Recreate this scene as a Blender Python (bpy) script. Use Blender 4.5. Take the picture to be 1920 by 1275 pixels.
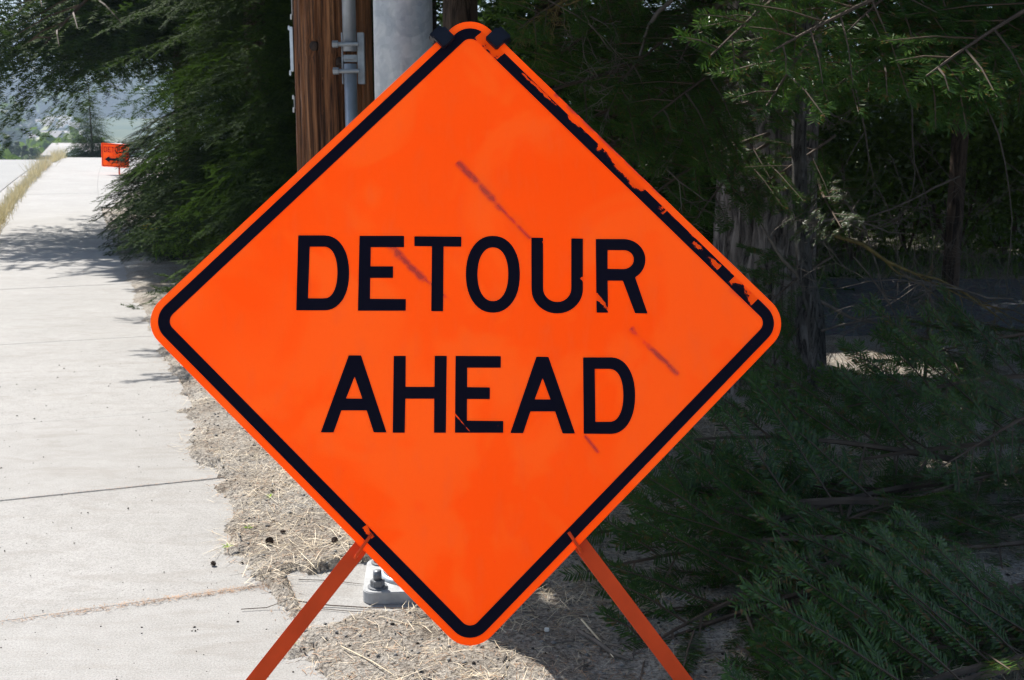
import bpy, bmesh, math, random
import numpy as np
from mathutils import Vector, Matrix, noise as mnoise
from mathutils.geometry import tessellate_polygon
random.seed(7); rng = np.random.default_rng(7)
scene = bpy.context.scene
for o in list(bpy.data.objects): bpy.data.objects.remove(o)
COL = scene.collection

# ------------------------------------------------------------------ camera, light, exposure
FPX = 2100.0
PITCH = math.atan(357.5/FPX)
cam = bpy.data.cameras.new('camera'); camo = bpy.data.objects.new('camera', cam); COL.objects.link(camo)
camo.location = (0, 0, 1.6); camo.rotation_euler = (math.pi/2-PITCH, 0, 0)
cam.sensor_width = 36; cam.lens = 36*FPX/1920; cam.clip_start = .05; cam.clip_end = 6000
cam.dof.use_dof = True; cam.dof.focus_distance = 2.95; cam.dof.aperture_fstop = 13
scene.camera = camo
SUN_EL, SUN_AZ = math.radians(48), math.radians(-40)
w = bpy.data.worlds.new('World'); scene.world = w; w.use_nodes = True
nt = w.node_tree; nt.nodes.clear()
sky = nt.nodes.new('ShaderNodeTexSky'); sky.sky_type = 'NISHITA'; sky.sun_disc = False
sky.sun_elevation = SUN_EL; sky.sun_rotation = SUN_AZ; sky.dust_density = 1.5; sky.air_density = 1.0; sky.ozone_density = 1.0
bg = nt.nodes.new('ShaderNodeBackground'); bg.inputs[1].default_value = .085
wo = nt.nodes.new('ShaderNodeOutputWorld'); nt.links.new(sky.outputs[0], bg.inputs[0]); nt.links.new(bg.outputs[0], wo.inputs[0])
sl = bpy.data.lights.new('sun', 'SUN'); sl.energy = 5.0; sl.angle = math.radians(.53); sl.color = (1, .95, .88)
so = bpy.data.objects.new('sun', sl); COL.objects.link(so)
SD = Vector((math.sin(SUN_AZ)*math.cos(SUN_EL), math.cos(SUN_AZ)*math.cos(SUN_EL), math.sin(SUN_EL)))
so.rotation_euler = (-SD).to_track_quat('-Z', 'Y').to_euler(); so.location = (0, 0, 30)
scene.view_settings.view_transform = 'Standard'; scene.view_settings.look = 'None'
scene.view_settings.exposure = 1.06; scene.view_settings.gamma = 1; scene.view_settings.use_curve_mapping = False

# ------------------------------------------------------------------ pixel -> place (photograph is 1920 x 1275)
cP, sP = math.cos(PITCH), math.sin(PITCH)
def ray(px, py):
    a, b = (px-960)/FPX, (637.5-py)/FPX
    return np.array([a, cP+b*sP, -sP+b*cP])
CAM = np.array([0, 0, 1.6])
def at(px, py, Y): r = ray(px, py); return CAM+r*Y/r[1]
def gnd(px, py, z=0): r = ray(px, py); return CAM+r*(z-1.6)/r[2]

# ------------------------------------------------------------------ helpers
def tag(o, label=None, cat=None, group=None, kind=None):
    if label: o['label'] = label
    if cat: o['category'] = cat
    if group: o['group'] = group
    if kind: o['kind'] = kind
    return o
def link(name, me, mat=None, parent=None):
    o = bpy.data.objects.new(name, me); COL.objects.link(o)
    if mat is not None:
        for m in (mat if isinstance(mat, (list, tuple)) else [mat]): me.materials.append(m)
    if parent: o.parent = parent
    return o
def empty(name, loc=(0, 0, 0), parent=None):
    o = bpy.data.objects.new(name, None); COL.objects.link(o); o.location = loc; o.empty_display_size = .1
    if parent: o.parent = parent
    return o
def mesh_np(name, V, F, smooth=False):
    V = np.asarray(V, dtype=np.float32); F = np.asarray(F, dtype=np.int32)
    me = bpy.data.meshes.new(name); k = F.shape[1]
    me.vertices.add(len(V)); me.vertices.foreach_set('co', V.ravel())
    me.loops.add(F.size); me.loops.foreach_set('vertex_index', F.ravel())
    me.polygons.add(len(F)); me.polygons.foreach_set('loop_start', np.arange(0, F.size, k, dtype=np.int32))
    try: me.polygons.foreach_set('loop_total', np.full(len(F), k, dtype=np.int32))
    except Exception: pass
    if smooth: me.polygons.foreach_set('use_smooth', np.ones(len(F), dtype=bool))
    me.update(calc_edges=True); me.validate()
    return me
class MB:
    """collects shapes into one mesh"""
    def __init__(s): s.v = []; s.f = []
    def add(s, v, f):
        n = len(s.v); s.v += [tuple(map(float, p)) for p in v]; s.f += [tuple(i+n for i in q) for q in f]; return s
    def box(s, c, d, M=None):
        c = np.array(c, float); d = np.array(d, float)/2
        v = np.array([(x, y, z) for x in (-1, 1) for y in (-1, 1) for z in (-1, 1)])*d
        if M is not None: v = v@np.array(M).T
        return s.add(v+c, [(0, 1, 3, 2), (4, 6, 7, 5), (0, 4, 5, 1), (2, 3, 7, 6), (0, 2, 6, 4), (1, 5, 7, 3)])
    def prism(s, poly, y0, y1):      # poly in local x,z; extruded along y
        n = len(poly); v = [(a, y0, b) for a, b in poly]+[(a, y1, b) for a, b in poly]
        return s.add(v, [tuple(range(n)), tuple(range(2*n-1, n-1, -1))]+[(i, i+n, (i+1) % n+n, (i+1) % n) for i in range(n)])
    def prismz(s, poly, z0, z1):
        n = len(poly); v = [(a, b, z0) for a, b in poly]+[(a, b, z1) for a, b in poly]
        return s.add(v, [tuple(range(n-1, -1, -1)), tuple(range(n, 2*n))]+[(i, (i+1) % n, (i+1) % n+n, i+n) for i in range(n)])
    def tube(s, pts, rad, n=6, caps=True):
        pts = [np.array(p, float) for p in pts]
        if not hasattr(rad, '__len__'): rad = [rad]*len(pts)
        base = len(s.v); up = np.array([.13, .27, .95])
        for i, p in enumerate(pts):
            t = pts[min(i+1, len(pts)-1)]-pts[max(i-1, 0)]; t = t/(np.linalg.norm(t)+1e-9)
            if abs(t@up) > .97: up = np.array([.95, .2, .1])
            a = np.cross(t, up); a /= np.linalg.norm(a); b = np.cross(t, a)
            for k in range(n):
                q = 2*math.pi*k/n; s.v.append(tuple(p+rad[i]*(math.cos(q)*a+math.sin(q)*b)))
        for i in range(len(pts)-1):
            for k in range(n):
                a0 = base+i*n+k; b0 = base+i*n+(k+1) % n; s.f.append((a0, b0, b0+n, a0+n))
        if caps:
            s.f.append(tuple(base+k for k in range(n-1, -1, -1))); e = base+(len(pts)-1)*n; s.f.append(tuple(e+k for k in range(n)))
        return s
    def mesh(s, name, smooth=False, bevel=0):
        me = bpy.data.meshes.new(name); me.from_pydata(s.v, [], s.f); me.update()
        if bevel:
            bm = bmesh.new(); bm.from_mesh(me)
            bmesh.ops.bevel(bm, geom=[e for e in bm.edges if len(e.link_faces) == 2 and e.calc_face_angle(0) > .5], offset=bevel, segments=2, affect='EDGES', clamp_overlap=True)
            bm.normal_update(); bm.to_mesh(me); bm.free()
        if smooth:
            for p in me.polygons: p.use_smooth = True
        return me
    def build(s, name, mat, parent=None, smooth=False, bevel=0): return link(name, s.mesh(name, smooth, bevel), mat, parent)

# value noise for numpy heightfields
_perm = rng.random((256, 256))
def vnoise(x, y, sc, seed=0):
    x = np.asarray(x, float)*sc+seed*17.3; y = np.asarray(y, float)*sc+seed*31.7
    xi = np.floor(x).astype(int); yi = np.floor(y).astype(int); fx = x-xi; fy = y-yi
    fx = fx*fx*(3-2*fx); fy = fy*fy*(3-2*fy)
    g = lambda a, b: _perm[a % 256, b % 256]
    return (g(xi, yi)*(1-fx)+g(xi+1, yi)*fx)*(1-fy)+(g(xi, yi+1)*(1-fx)+g(xi+1, yi+1)*fx)*fy

# ------------------------------------------------------------------ materials
def mat(name, build):
    m = bpy.data.materials.new(name); m.use_nodes = True; t = m.node_tree; t.nodes.clear()
    out = t.nodes.new('ShaderNodeOutputMaterial'); build(N(t), out); return m
class N:
    def __init__(s, t): s.t = t
    def n(s, typ, **kw):
        o = s.t.nodes.new(typ)
        for k, v in kw.items(): setattr(o, k, v)
        return o
    def l(s, a, b): s.t.links.new(a, b)
    def set(s, sock, v):
        if hasattr(v, 'is_output') or hasattr(v, 'links'): s.l(v, sock)
        else: sock.default_value = v
    def coord(s, kind='Object', scale=(1, 1, 1), loc=(0, 0, 0), rot=(0, 0, 0)):
        c = s.n('ShaderNodeTexCoord'); mp = s.n('ShaderNodeMapping'); s.l(c.outputs[kind], mp.inputs[0])
        mp.inputs['Scale'].default_value = scale; mp.inputs['Location'].default_value = loc; mp.inputs['Rotation'].default_value = rot
        return mp.outputs[0]
    def pos(s, scale=(1, 1, 1)):
        g = s.n('ShaderNodeNewGeometry'); mp = s.n('ShaderNodeMapping'); s.l(g.outputs['Position'], mp.inputs[0]); mp.inputs['Scale'].default_value = scale
        return mp.outputs[0]
    def noise(s, v, scale=5, detail=4, rough=.55, dist=0):
        o = s.n('ShaderNodeTexNoise'); s.l(v, o.inputs['Vector']); o.inputs['Scale'].default_value = scale
        o.inputs['Detail'].default_value = detail; o.inputs['Roughness'].default_value = rough; o.inputs['Distortion'].default_value = dist
        return o.outputs[0]
    def vor(s, v, scale=5, feature='F1', out='Distance'):
        o = s.n('ShaderNodeTexVoronoi'); o.feature = feature; s.l(v, o.inputs['Vector']); o.inputs['Scale'].default_value = scale
        return o.outputs[out]
    def ramp(s, f, pts):
        o = s.n('ShaderNodeValToRGB'); s.l(f, o.inputs[0]); e = o.color_ramp.elements
        while len(e) < len(pts): e.new(.5)
        for i, (p, c) in enumerate(pts): e[i].position = p; e[i].color = (c, c, c, 1) if not hasattr(c, '__len__') else (*c, 1)
        return o.outputs[0]
    def mix(s, f, a, b, blend='MIX'):
        o = s.n('ShaderNodeMix', data_type='RGBA', blend_type=blend); s.set(o.inputs[0], f)
        for sk, v in ((o.inputs[6], a), (o.inputs[7], b)):
            if isinstance(v, tuple): sk.default_value = (*v, 1)
            else: s.l(v, sk)
        return o.outputs[2]
    def math(s, op, a, b=0, clamp=False):
        o = s.n('ShaderNodeMath', operation=op, use_clamp=clamp); s.set(o.inputs[0], a); s.set(o.inputs[1], b); return o.outputs[0]
    def bump(s, h, strength=.5, dist=.01):
        o = s.n('ShaderNodeBump'); s.l(h, o.inputs['Height']); o.inputs['Strength'].default_value = strength; o.inputs['Distance'].default_value = dist; return o.outputs[0]
    def pbr(s, col, rough=.6, metal=0, spec=.5, normal=None, **kw):
        o = s.n('ShaderNodeBsdfPrincipled')
        if isinstance(col, tuple): o.inputs['Base Color'].default_value = (*col, 1)
        else: s.l(col, o.inputs['Base Color'])
        s.set(o.inputs['Roughness'], rough); s.set(o.inputs['Metallic'], metal); o.inputs['Specular IOR Level'].default_value = spec
        if normal is not None: s.l(normal, o.inputs['Normal'])
        return o.outputs[0]
    def sep(s, v):
        o = s.n('ShaderNodeSeparateXYZ'); s.l(v, o.inputs[0]); return o.outputs
    def out(s, o, sh): s.l(sh, o.inputs[0])

def m_simple(name, col, rough=.6, metal=0, var=.25, sc=20, bump=0, spec=.5):
    def b(g, o):
        v = g.coord('Object'); f = g.noise(v, sc, 5)
        c = g.mix(g.ramp(f, [(.3, 0), (.7, 1)]), tuple(x*(1-var) for x in col), tuple(min(1, x*(1+var)) for x in col))
        nn = g.bump(g.noise(v, sc*6, 4), bump, .005) if bump else None
        g.out(o, g.pbr(c, rough, metal, spec, nn))
    return mat(name, b)

ORANGE = (2.35, .145, 0)   # fluorescent orange, red raised further to make up for dim light on the face
def streak(g, xyz, a, b, width, dens=.5, sc=60):
    """mask of a scuff running from a to b in the sign's own plane"""
    ax, az = a; bx, bz = b; L = math.hypot(bx-ax, bz-az); ux, uz = (bx-ax)/L, (bz-az)/L
    dx = g.math('SUBTRACT', xyz[0], ax); dz = g.math('SUBTRACT', xyz[2], az)
    t = g.math('ADD', g.math('MULTIPLY', dx, ux), g.math('MULTIPLY', dz, uz))
    d = g.math('ABSOLUTE', g.math('SUBTRACT', g.math('MULTIPLY', dx, -uz), g.math('MULTIPLY', dz, -ux)))
    along = g.math('MULTIPLY', g.math('GREATER_THAN', t, 0), g.math('LESS_THAN', t, L))
    m = g.math('SUBTRACT', 1, g.math('DIVIDE', d, width), True)
    return g.math('MULTIPLY', m, along)
def b_sign(g, o):
    v = g.coord('Object'); xyz = g.sep(v)
    big = g.noise(v, 2.6, 3, .6, .8); hz = g.ramp(big, [(.47, 0), (.56, 1)])
    c = g.mix(g.math('MULTIPLY', g.math('ADD', hz, g.ramp(g.noise(g.coord('Object', (1, 1, 1), (4, 0, 1)), 1.2, 2), [(.4, 0), (.7, .7)])), .55), ORANGE, (2.3, .215, .014))
    fine = g.noise(v, 45, 4, .65, .4)
    tot = None
    for a, b, wd in SCUFFS:
        k = streak(g, xyz, a, b, wd); tot = k if tot is None else g.math('MAXIMUM', tot, k)
    lum = g.noise(g.coord('Object', (14, 1, 14), (0, 0, 0), (0, .8, 0)), 1.3, 3)
    mk = g.ramp(g.math('MULTIPLY', g.math('MULTIPLY', tot, g.ramp(fine, [(.32, .45), (.6, 1)])), g.ramp(lum, [(.38, .3), (.52, 1)])), [(.14, 0), (.55, 1)])
    c = g.mix(g.math('MULTIPLY', mk, .68), c, (.13, .035, .06))
    sp = g.vor(v, 14, 'F1'); c = g.mix(g.math('MULTIPLY', g.math('LESS_THAN', sp, .028), .35), c, (.5, .03, .02))
    dst = g.noise(g.coord('Object', (3, 1, .8)), 9, 6, .7, .3); c = g.mix(g.ramp(dst, [(.52, 0), (.75, .30)]), c, (1.15, .20, .05))
    c = g.mix(g.ramp(g.noise(v, 190, 2, .6), [(.6, 0), (.75, .35)]), c, (1.0, .09, .01))
    n = g.bump(g.math('ADD', g.math('MULTIPLY', g.noise(v, 3.0, 3), 6.0), g.noise(v, 260, 2)), .12, .002)
    df = g.n('ShaderNodeBsdfDiffuse'); g.l(c, df.inputs[0]); g.l(n, df.inputs[2])
    gl = g.n('ShaderNodeBsdfGlossy'); gl.inputs['Roughness'].default_value = .4
    mx = g.n('ShaderNodeMixShader'); mx.inputs[0].default_value = .007; g.l(df.outputs[0], mx.inputs[1]); g.l(gl.outputs[0], mx.inputs[2])
    g.out(o, mx.outputs[0])
def b_print(wear):
    def b(g, o):
        v = g.coord('Object'); xyz = g.sep(v)
        f = g.noise(v, 5, 3); base = g.mix(f, (.004, .0035, .010), (.008, .006, .016))
        m = None
        for a, b_, wd, lo, hi in wear:
            k = streak(g, xyz, a, b_, wd)
            mp = g.n('ShaderNodeMapping'); g.l(g.coord('Object', (1, 1, 1), (0, 0, 0), (0, -.785, 0)), mp.inputs[0]); mp.inputs['Scale'].default_value = (1, 1, 3.2) if len(wear) > 5 else (1, 1, 1)
            fn = g.noise(mp.outputs[0], 120, 6, .8, .5); fn2 = g.noise(v, 13, 3, .6, .3)
            q = g.ramp(g.math('MULTIPLY', k, g.math('MULTIPLY', fn, g.ramp(fn2, [(.38, .25), (.62, 1.05)]))), [(lo, 0), (hi, 1)])
            m = q if m is None else g.math('MAXIMUM', m, q)
        sp = g.math('LESS_THAN', g.vor(v, 30), .02); m = g.math('MAXIMUM', m, g.math('MULTIPLY', sp, .3)) if m is not None else g.math('MULTIPLY', sp, .3)
        c = g.mix(m, base, (1.8, .13, .004))
        g.out(o, g.pbr(c, .5, 0, .05, g.bump(m, .1, .001)))
    return b
# scuff and wear positions, in metres on the face of the sign (x right, z up)
SCUFFS = [((-.035, .435), (.085, .305), .016), ((.085, .305), (.16, .225), .008), ((-.225, .215), (-.12, .11), .016), ((-.14, .13), (-.05, .055), .006),
          ((.425, -.015), (.55, -.14), .012), ((.30, -.30), (.335, -.345), .007), ((.23, .63), (.52, .345), .010), ((.70, .10), (.80, .02), .026)]
M_sign = mat('fluorescent_sign_sheeting', b_sign)
M_border = mat('border_print', b_print([((.03, .80), (.085, .735), .04, .12, .16), ((.35, .485), (.50, .335), .030, .24, .28), ((.44, .395), (.53, .305), .034, .22, .27), ((.50, .345), (.71, .135), .014, .18, .28), ((.60, .22), (.67, .15), .022, .26, .32), ((.705, .122), (.765, .060), .036, .13, .18), ((.14, .685), (.36, .475), .010, .26, .34), ((.50, -.28), (.64, -.14), .012, .34, .38), ((-.27, -.53), (-.25, -.56), .02, .3, .34)]))
M_letter = mat('letter_print', b_print([((.20, .225), (.225, .20), .022, .2, .27), ((.295, .12), (.34, .06), .02, .29, .34), ((.333, .075), (.375, .025), .014, .2, .27), ((-.055, -.225), (.0, -.29), .0035, .2, .3)]))
M_leg = m_simple('red_orange_painted_steel', (.78, .075, .012), .5, 0, .12, 9, 0, .15)
M_black = m_simple('black_plastic', (.007, .009, .018), .45, 0, .2, 30, 0, .2)
M_galv_dull = m_simple('dull_galvanised', (.30, .32, .34), .5, .5, .25, 25, .15)

def b_galv(g, o):
    v = g.coord('Object'); big = g.noise(v, 5.5, 3, .55, 1.2); sm = g.vor(v, 55, 'F1', 'Color')
    c = g.mix(g.ramp(big, [(.4, 0), (.47, 1)]), (.34, .38, .43), (.47, .51, .55))
    b2 = g.noise(g.coord('Object', (1, 1, .6), (3, 2, 9)), 9, 3, .5, 2.0); c = g.mix(g.math('MULTIPLY', g.ramp(b2, [(.5, 0), (.55, 1)]), .45), c, (.30, .35, .42))
    bw = g.n('ShaderNodeRGBToBW'); g.l(sm, bw.inputs[0]); c = g.mix(.10, c, bw.outputs[0])
    g.out(o, g.pbr(c, .48, .55, .5, g.bump(g.noise(v, 90, 3), .1, .002)))
M_galv = mat('galvanised_steel', b_galv)
def b_wood(g, o):
    v = g.coord('Object', (14, 14, .8)); v2 = g.coord('Object', (60, 60, 1.6)); f = g.noise(v, 1.6, 6, .65, .9); f2 = g.noise(v2, 1.2, 5, .7, .5)
    c = g.ramp(f, [(.3, (.04, .014, .005)), (.5, (.23, .088, .032)), (.72, (.46, .205, .085))])
    c = g.mix(g.ramp(f2, [(.42, .75), (.52, 0)]), c, (.014, .006, .003))
    g.out(o, g.pbr(c, .75, 0, .3, g.bump(g.math('ADD', f, f2), .9, .012)))
M_wood = mat('weathered_pole_wood', b_wood)
def b_bark(col1, col2, sc=1.0):
    def b(g, o):
        v = g.coord('Object', (9*sc, 9*sc, 1.8*sc)); f = g.noise(v, 1.5, 6, .65, .8); cr = g.noise(g.coord('Object', (13*sc, 13*sc, 2.2*sc)), 1.4, 7, .7, 1.2)
        c = g.mix(f, col1, col2); c = g.mix(g.ramp(cr, [(.40, .85), (.50, 0)]), c, tuple(x*.15 for x in col1))
        h = g.math('ADD', g.ramp(cr, [(.38, 0), (.55, 1)]), f)
        g.out(o, g.pbr(c, .85, 0, .25, g.bump(h, .9, .02)))
    return b
M_bark = mat('fir_bark', b_bark((.15, .125, .112), (.34, .295, .27)))
M_barkd = mat('dark_fir_bark', b_bark((.055, .036, .026), (.15, .105, .08)))
M_bark2 = mat('grey_bark', b_bark((.06, .055, .05), (.17, .165, .16), 2.2))
M_twig = m_simple('twig_wood', (.085, .058, .04), .8, 0, .4, 14)
M_moss = m_simple('lichen_covered_wood', (.16, .115, .035), .85, 0, .6, 22)
M_dead = m_simple('grey_dead_wood', (.13, .108, .09), .8, 0, .4, 25)
M_straw = m_simple('dry_straw', (.68, .57, .40), .6, 0, .3, 9)
M_strawb = m_simple('fallen_brown_needles', (.36, .22, .13), .75, 0, .5, 12)

def m_leaf(name, a, b_, trans=.28, rough=.42, brown=0.0, spec=.5, fs=55):
    def b(g, o):
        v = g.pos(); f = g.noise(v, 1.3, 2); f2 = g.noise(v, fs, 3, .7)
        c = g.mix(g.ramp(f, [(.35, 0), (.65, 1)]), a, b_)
        c = g.mix(g.ramp(f2, [(.44, 0), (.66, .75)]), c, tuple(min(1, x*k) for x, k in zip(b_, (3.0, 2.5, 1.1))))  # lit tips and newer growth painted in as yellow-green noise
        if brown: c = g.mix(g.math('MULTIPLY', g.math('GREATER_THAN', g.noise(v, 42, 1), 1-brown), .8), c, (.20, .09, .035))
        p = g.pbr(c, rough, 0, spec)
        tr = g.n('ShaderNodeBsdfTranslucent'); g.l(g.mix(.6, c, tuple(min(1, x*k) for x, k in zip(b_, (2.6, 2.4, 1.0)))), tr.inputs[0])
        mx = g.n('ShaderNodeMixShader'); mx.inputs[0].default_value = trans; g.l(p, mx.inputs[1]); g.l(tr.outputs[0], mx.inputs[2]); g.out(o, mx.outputs[0])
    return mat(name, b)
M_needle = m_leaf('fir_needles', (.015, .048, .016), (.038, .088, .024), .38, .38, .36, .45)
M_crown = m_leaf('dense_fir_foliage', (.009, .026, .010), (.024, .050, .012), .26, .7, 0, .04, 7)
M_broad = m_leaf('broad_leaves', (.030, .060, .016), (.06, .11, .025), .35, .35, 0, .35)
M_weed = m_leaf('weed_leaves', (.10, .20, .035), (.20, .33, .06), .4, .45)
M_farleaf = m_leaf('distant_leaves', (.035, .075, .025), (.075, .13, .035), .3, .6)
M_farfir = m_leaf('distant_fir', (.018, .045, .02), (.035, .075, .028), .2, .6)
M_flower = m_simple('yellow_petals', (.85, .62, .02), .6, 0, .1, 10)
M_drygrass = m_simple('dry_verge_grass', (.72, .62, .36), .8, 0, .3, 3)

def b_conc(g, o):
    v = g.pos(); big = g.noise(v, .9, 5, .6); mid = g.noise(v, 9, 5, .65); fine = g.noise(v, 160, 3, .7); grit = g.vor(v, 240, 'F1')
    c = g.mix(g.ramp(big, [(.3, 0), (.7, 1)]), (.32, .313, .30), (.39, .382, .37))
    c = g.mix(g.math('MULTIPLY', g.ramp(mid, [(.42, 0), (.68, 1)]), .45), c, (.27, .262, .245))
    c = g.mix(g.ramp(fine, [(.34, .55), (.52, 0)]), c, (.17, .165, .155))
    c = g.mix(g.ramp(fine, [(.56, 0), (.72, .5)]), c, (.55, .53, .50))
    sp = g.vor(v, 26, 'F1'); c = g.mix(g.math('MULTIPLY', g.math('LESS_THAN', sp, .055), .75), c, (.05, .045, .04))
    st = g.noise(g.pos((1.5, 5, 1)), 1.7, 4, .6, 1.0); c = g.mix(g.math('MULTIPLY', g.ramp(st, [(.5, 0), (.68, 1)]), .35), c, (.235, .215, .19))
    br = g.noise(g.pos((3, 60, 1)), 3, 4, .7, .4); c = g.mix(g.ramp(br, [(.45, .0), (.7, .22)]), c, (.22, .21, .20))
    g.out(o, g.pbr(c, .85, 0, .25, g.bump(g.math('ADD', fine, g.math('MULTIPLY', grit, .5)), .45, .003)))
M_conc = mat('worn_concrete', b_conc)
def b_road(g, o):
    v = g.pos(); c = g.mix(g.noise(v, .5, 4), (.24, .24, .235), (.31, .31, .30)); f = g.noise(v, 90, 3, .7); c = g.mix(g.ramp(f, [(.35, .5), (.5, 0)]), c, (.13, .13, .13))
    g.out(o, g.pbr(c, .85, 0, .3, g.bump(f, .4, .004)))
M_road = mat('sun_bleached_asphalt', b_road)
def b_soil(g, o):
    v = g.pos(); big = g.noise(v, 1.6, 4, .6); mid = g.noise(v, 11, 6, .7, .5); fine = g.noise(v, 70, 5, .75); st = g.vor(v, 85, 'F1')
    c = g.mix(g.ramp(mid, [(.35, 0), (.65, 1)]), (.22, .185, .15), (.44, .395, .335))
    c = g.mix(g.ramp(big, [(.42, 0), (.62, .8)]), c, (.45, .425, .385))
    c = g.mix(g.ramp(fine, [(.36, .8), (.52, 0)]), c, (.045, .033, .025))
    c = g.mix(g.ramp(fine, [(.56, 0), (.68, .75)]), c, (.70, .63, .52))
    g.out(o, g.pbr(c, .95, 0, .15, g.bump(g.math('ADD', fine, g.math('ADD', mid, g.math('MULTIPLY', st, .4))), .9, .018)))
M_soil = mat('dry_soil_and_litter', b_soil)
def b_hill(g, o):
    v = g.pos(); c = g.ramp(g.noise(v, .03, 5), [(.35, (.04, .07, .025)), (.6, (.09, .11, .04)), (.75, (.2, .18, .1))])
    g.out(o, g.pbr(c, .95, 0, .1))
M_hill = mat('hillside_grass', b_hill)
def b_gravel(g, o):
    v = g.pos(); cc = g.vor(v, 32, 'F1', 'Color'); d = g.vor(v, 32); c = g.mix(.35, g.mix(d, (.17, .18, .20), (.06, .065, .075)), cc)
    bw = g.n('ShaderNodeRGBToBW'); g.l(c, bw.inputs[0]); c = g.mix(.82, c, g.mix(bw.outputs[0], (.05, .055, .065), (.32, .33, .35)))
    g.out(o, g.pbr(c, .85, 0, .3, g.bump(g.math('SUBTRACT', 1, d), .9, .02)))
M_gravel = mat('crushed_gravel', b_gravel)
M_stone = m_simple('grey_stone', (.20, .195, .185), .85, 0, .5, 6, .3)
M_crumb = m_simple('dark_crumbs', (.035, .028, .022), .9, 0, .4, 10)
M_cone = m_simple('pine_cone_scales', (.055, .032, .02), .8, 0, .4, 30)
M_wallfar = m_simple('pale_house_wall', (.42, .39, .35), .8, 0, .15, .5)
M_rooffar = m_simple('weathered_shingle_roof', (.26, .23, .215), .85, 0, .2, .6)
M_rooffar2 = m_simple('pale_roof', (.42, .40, .38), .85, 0, .15, .6)
M_trim = m_simple('white_trim', (.75, .75, .73), .6, 0, .05, 1)
M_glass = m_simple('dark_window_glass', (.03, .04, .05), .1, 0, .1, 1)
M_alu = m_simple('bare_aluminium', (.62, .64, .66), .35, .8, .15, 30)
M_tagwhite = m_simple('white_plastic_tag', (.72, .72, .68), .5, 0, .1, 20)

# ------------------------------------------------------------------ terrain
SX, SY = -.3668, .9303      # direction of the sidewalk
def profile(Y):
    Y = np.asarray(Y, float)
    a = 1.12*np.clip((Y-12)/36, 0, None)**1.3
    a = np.where(Y > 46, 1.12*(34/36)**1.3+.0385*(Y-46)-.0021*(Y-46)**2, a)
    z52 = 1.12*(34/36)**1.3+.0385*24-.0021*24**2
    down = z52+(Y-70)*-.062
    a = np.where(Y > 70, down, a)
    far = np.interp(Y, [-100, 70, 150, 220, 400, 640, 840, 1050, 1500, 2400, 3600, 4300], [0, z52, -9, -15, -14, -4, 11, 29, 68, 150, 290, 300])
    return np.where(Y > 110, far, np.where(Y > 70, (down*(110-Y)+far*(Y-70))/40, a))
def shift(Y): return .94*np.clip((np.asarray(Y, float)-20)/28, 0, 1.6)**2
def sp(x, y):
    x = x-shift(y); return x*SX+y*SY, x*SY-y*SX
def unsp(s, p):
    x = SX*s+SY*p; y = SY*s-SX*p; return x+shift(y), y
PADS = (3.52, 4.07, .66, 1.55)   # pad slab beside the pole: s0,s1,p0,p1
def sstep(a, b, x): t = np.clip((x-a)/(b-a), 0, 1); return t*t*(3-2*t)
MX, MY = gnd(470, 1010)[:2]; M2X, M2Y = gnd(400, 830)[:2]; M3X, M3Y = gnd(500, 1235)[:2]
def verge_h(x, y):
    """height over the smooth profile, negative where concrete lies on top"""
    s, p = sp(x, y)
    n1 = vnoise(x, y, 2.3, 1); n2 = vnoise(x, y, 9, 2); n3 = vnoise(x, y, 31, 3)
    wid = np.where(y > 24, .62+(np.clip(y-24, 0, 30))*.12, .62)     # apron: the paving widens far off
    bleed = (.09*(n2-.5)+.08*(n1-.5)+.05*(n3-.5))*np.clip(9/np.maximum(y, 1), .15, 1)+.13*np.exp(-((x-MX)**2+(y-MY)**2)/.12)+.09*np.exp(-((x-M2X)**2+(y-M2Y)**2)/.3)+.03*np.exp(-((x-M3X)**2+(y-M3Y)**2)/.02)
    ew = np.maximum(.05, .014*y); onR = sstep(-1, 1, (p-(wid-bleed))/ew)
    s0, s1, p0, p1 = PADS; e = .13*(n2-.5)+.05*(n3-.5)
    pad = sstep(-.03, .03, s-s0-.03-e)*sstep(-.03, .03, s1-s-e)*sstep(-.015, .015, p-p0-.02)*sstep(-.05, .05, p1-p-e)
    m = onR*(1-pad)
    gap = np.exp(-((p-.645)/.018)**2)*pad*.8
    left = sstep(-.0, .06, -(p+1.30))*.0
    h = -.045+m*(.052+.022*n1+.014*n2+.008*n3)+gap*.047
    return h, np.maximum(m, gap)
def ground_z(x, y): return profile(y)+verge_h(x, y)[0]
def axis(lo, hi, d, far_lo, far_hi, gr=1.13):
    a = list(np.arange(lo, hi, d)); s = d; v = a[-1]
    while v < far_hi: s *= gr; v += s; a.append(v)
    s = d; v = lo
    while v > far_lo: s *= gr; v -= s; a.insert(0, v)
    return np.array(a)
gx = axis(-2.6, 2.0, .031, -2600, 1300, 1.08); gy = axis(2.9, 7.6, .034, -60, 4000, 1.038)
X, Y = np.meshgrid(gx, gy); H, mk = verge_h(X, Y)
s_, p_ = sp(X, Y); road = (p_ < -1.3)
Z = profile(Y)+np.where(road, -.2, H)
nx, ny = len(gx), len(gy); V = np.stack([X, Y, Z], -1).reshape(-1, 3)
ii = (np.arange(ny-1)[:, None]*nx+np.arange(nx-1)[None, :]).ravel(); F = np.stack([ii, ii+1, ii+nx+1, ii+nx], 1)
me = mesh_np('ground', V, F, True); g_ = link('ground', me, [M_soil, M_hill]); tag(g_, kind='structure')
cy = V[F[:, 0], 1]; me.polygons.foreach_set('material_index', (cy > 85).astype(np.int32)); me.update()

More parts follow.
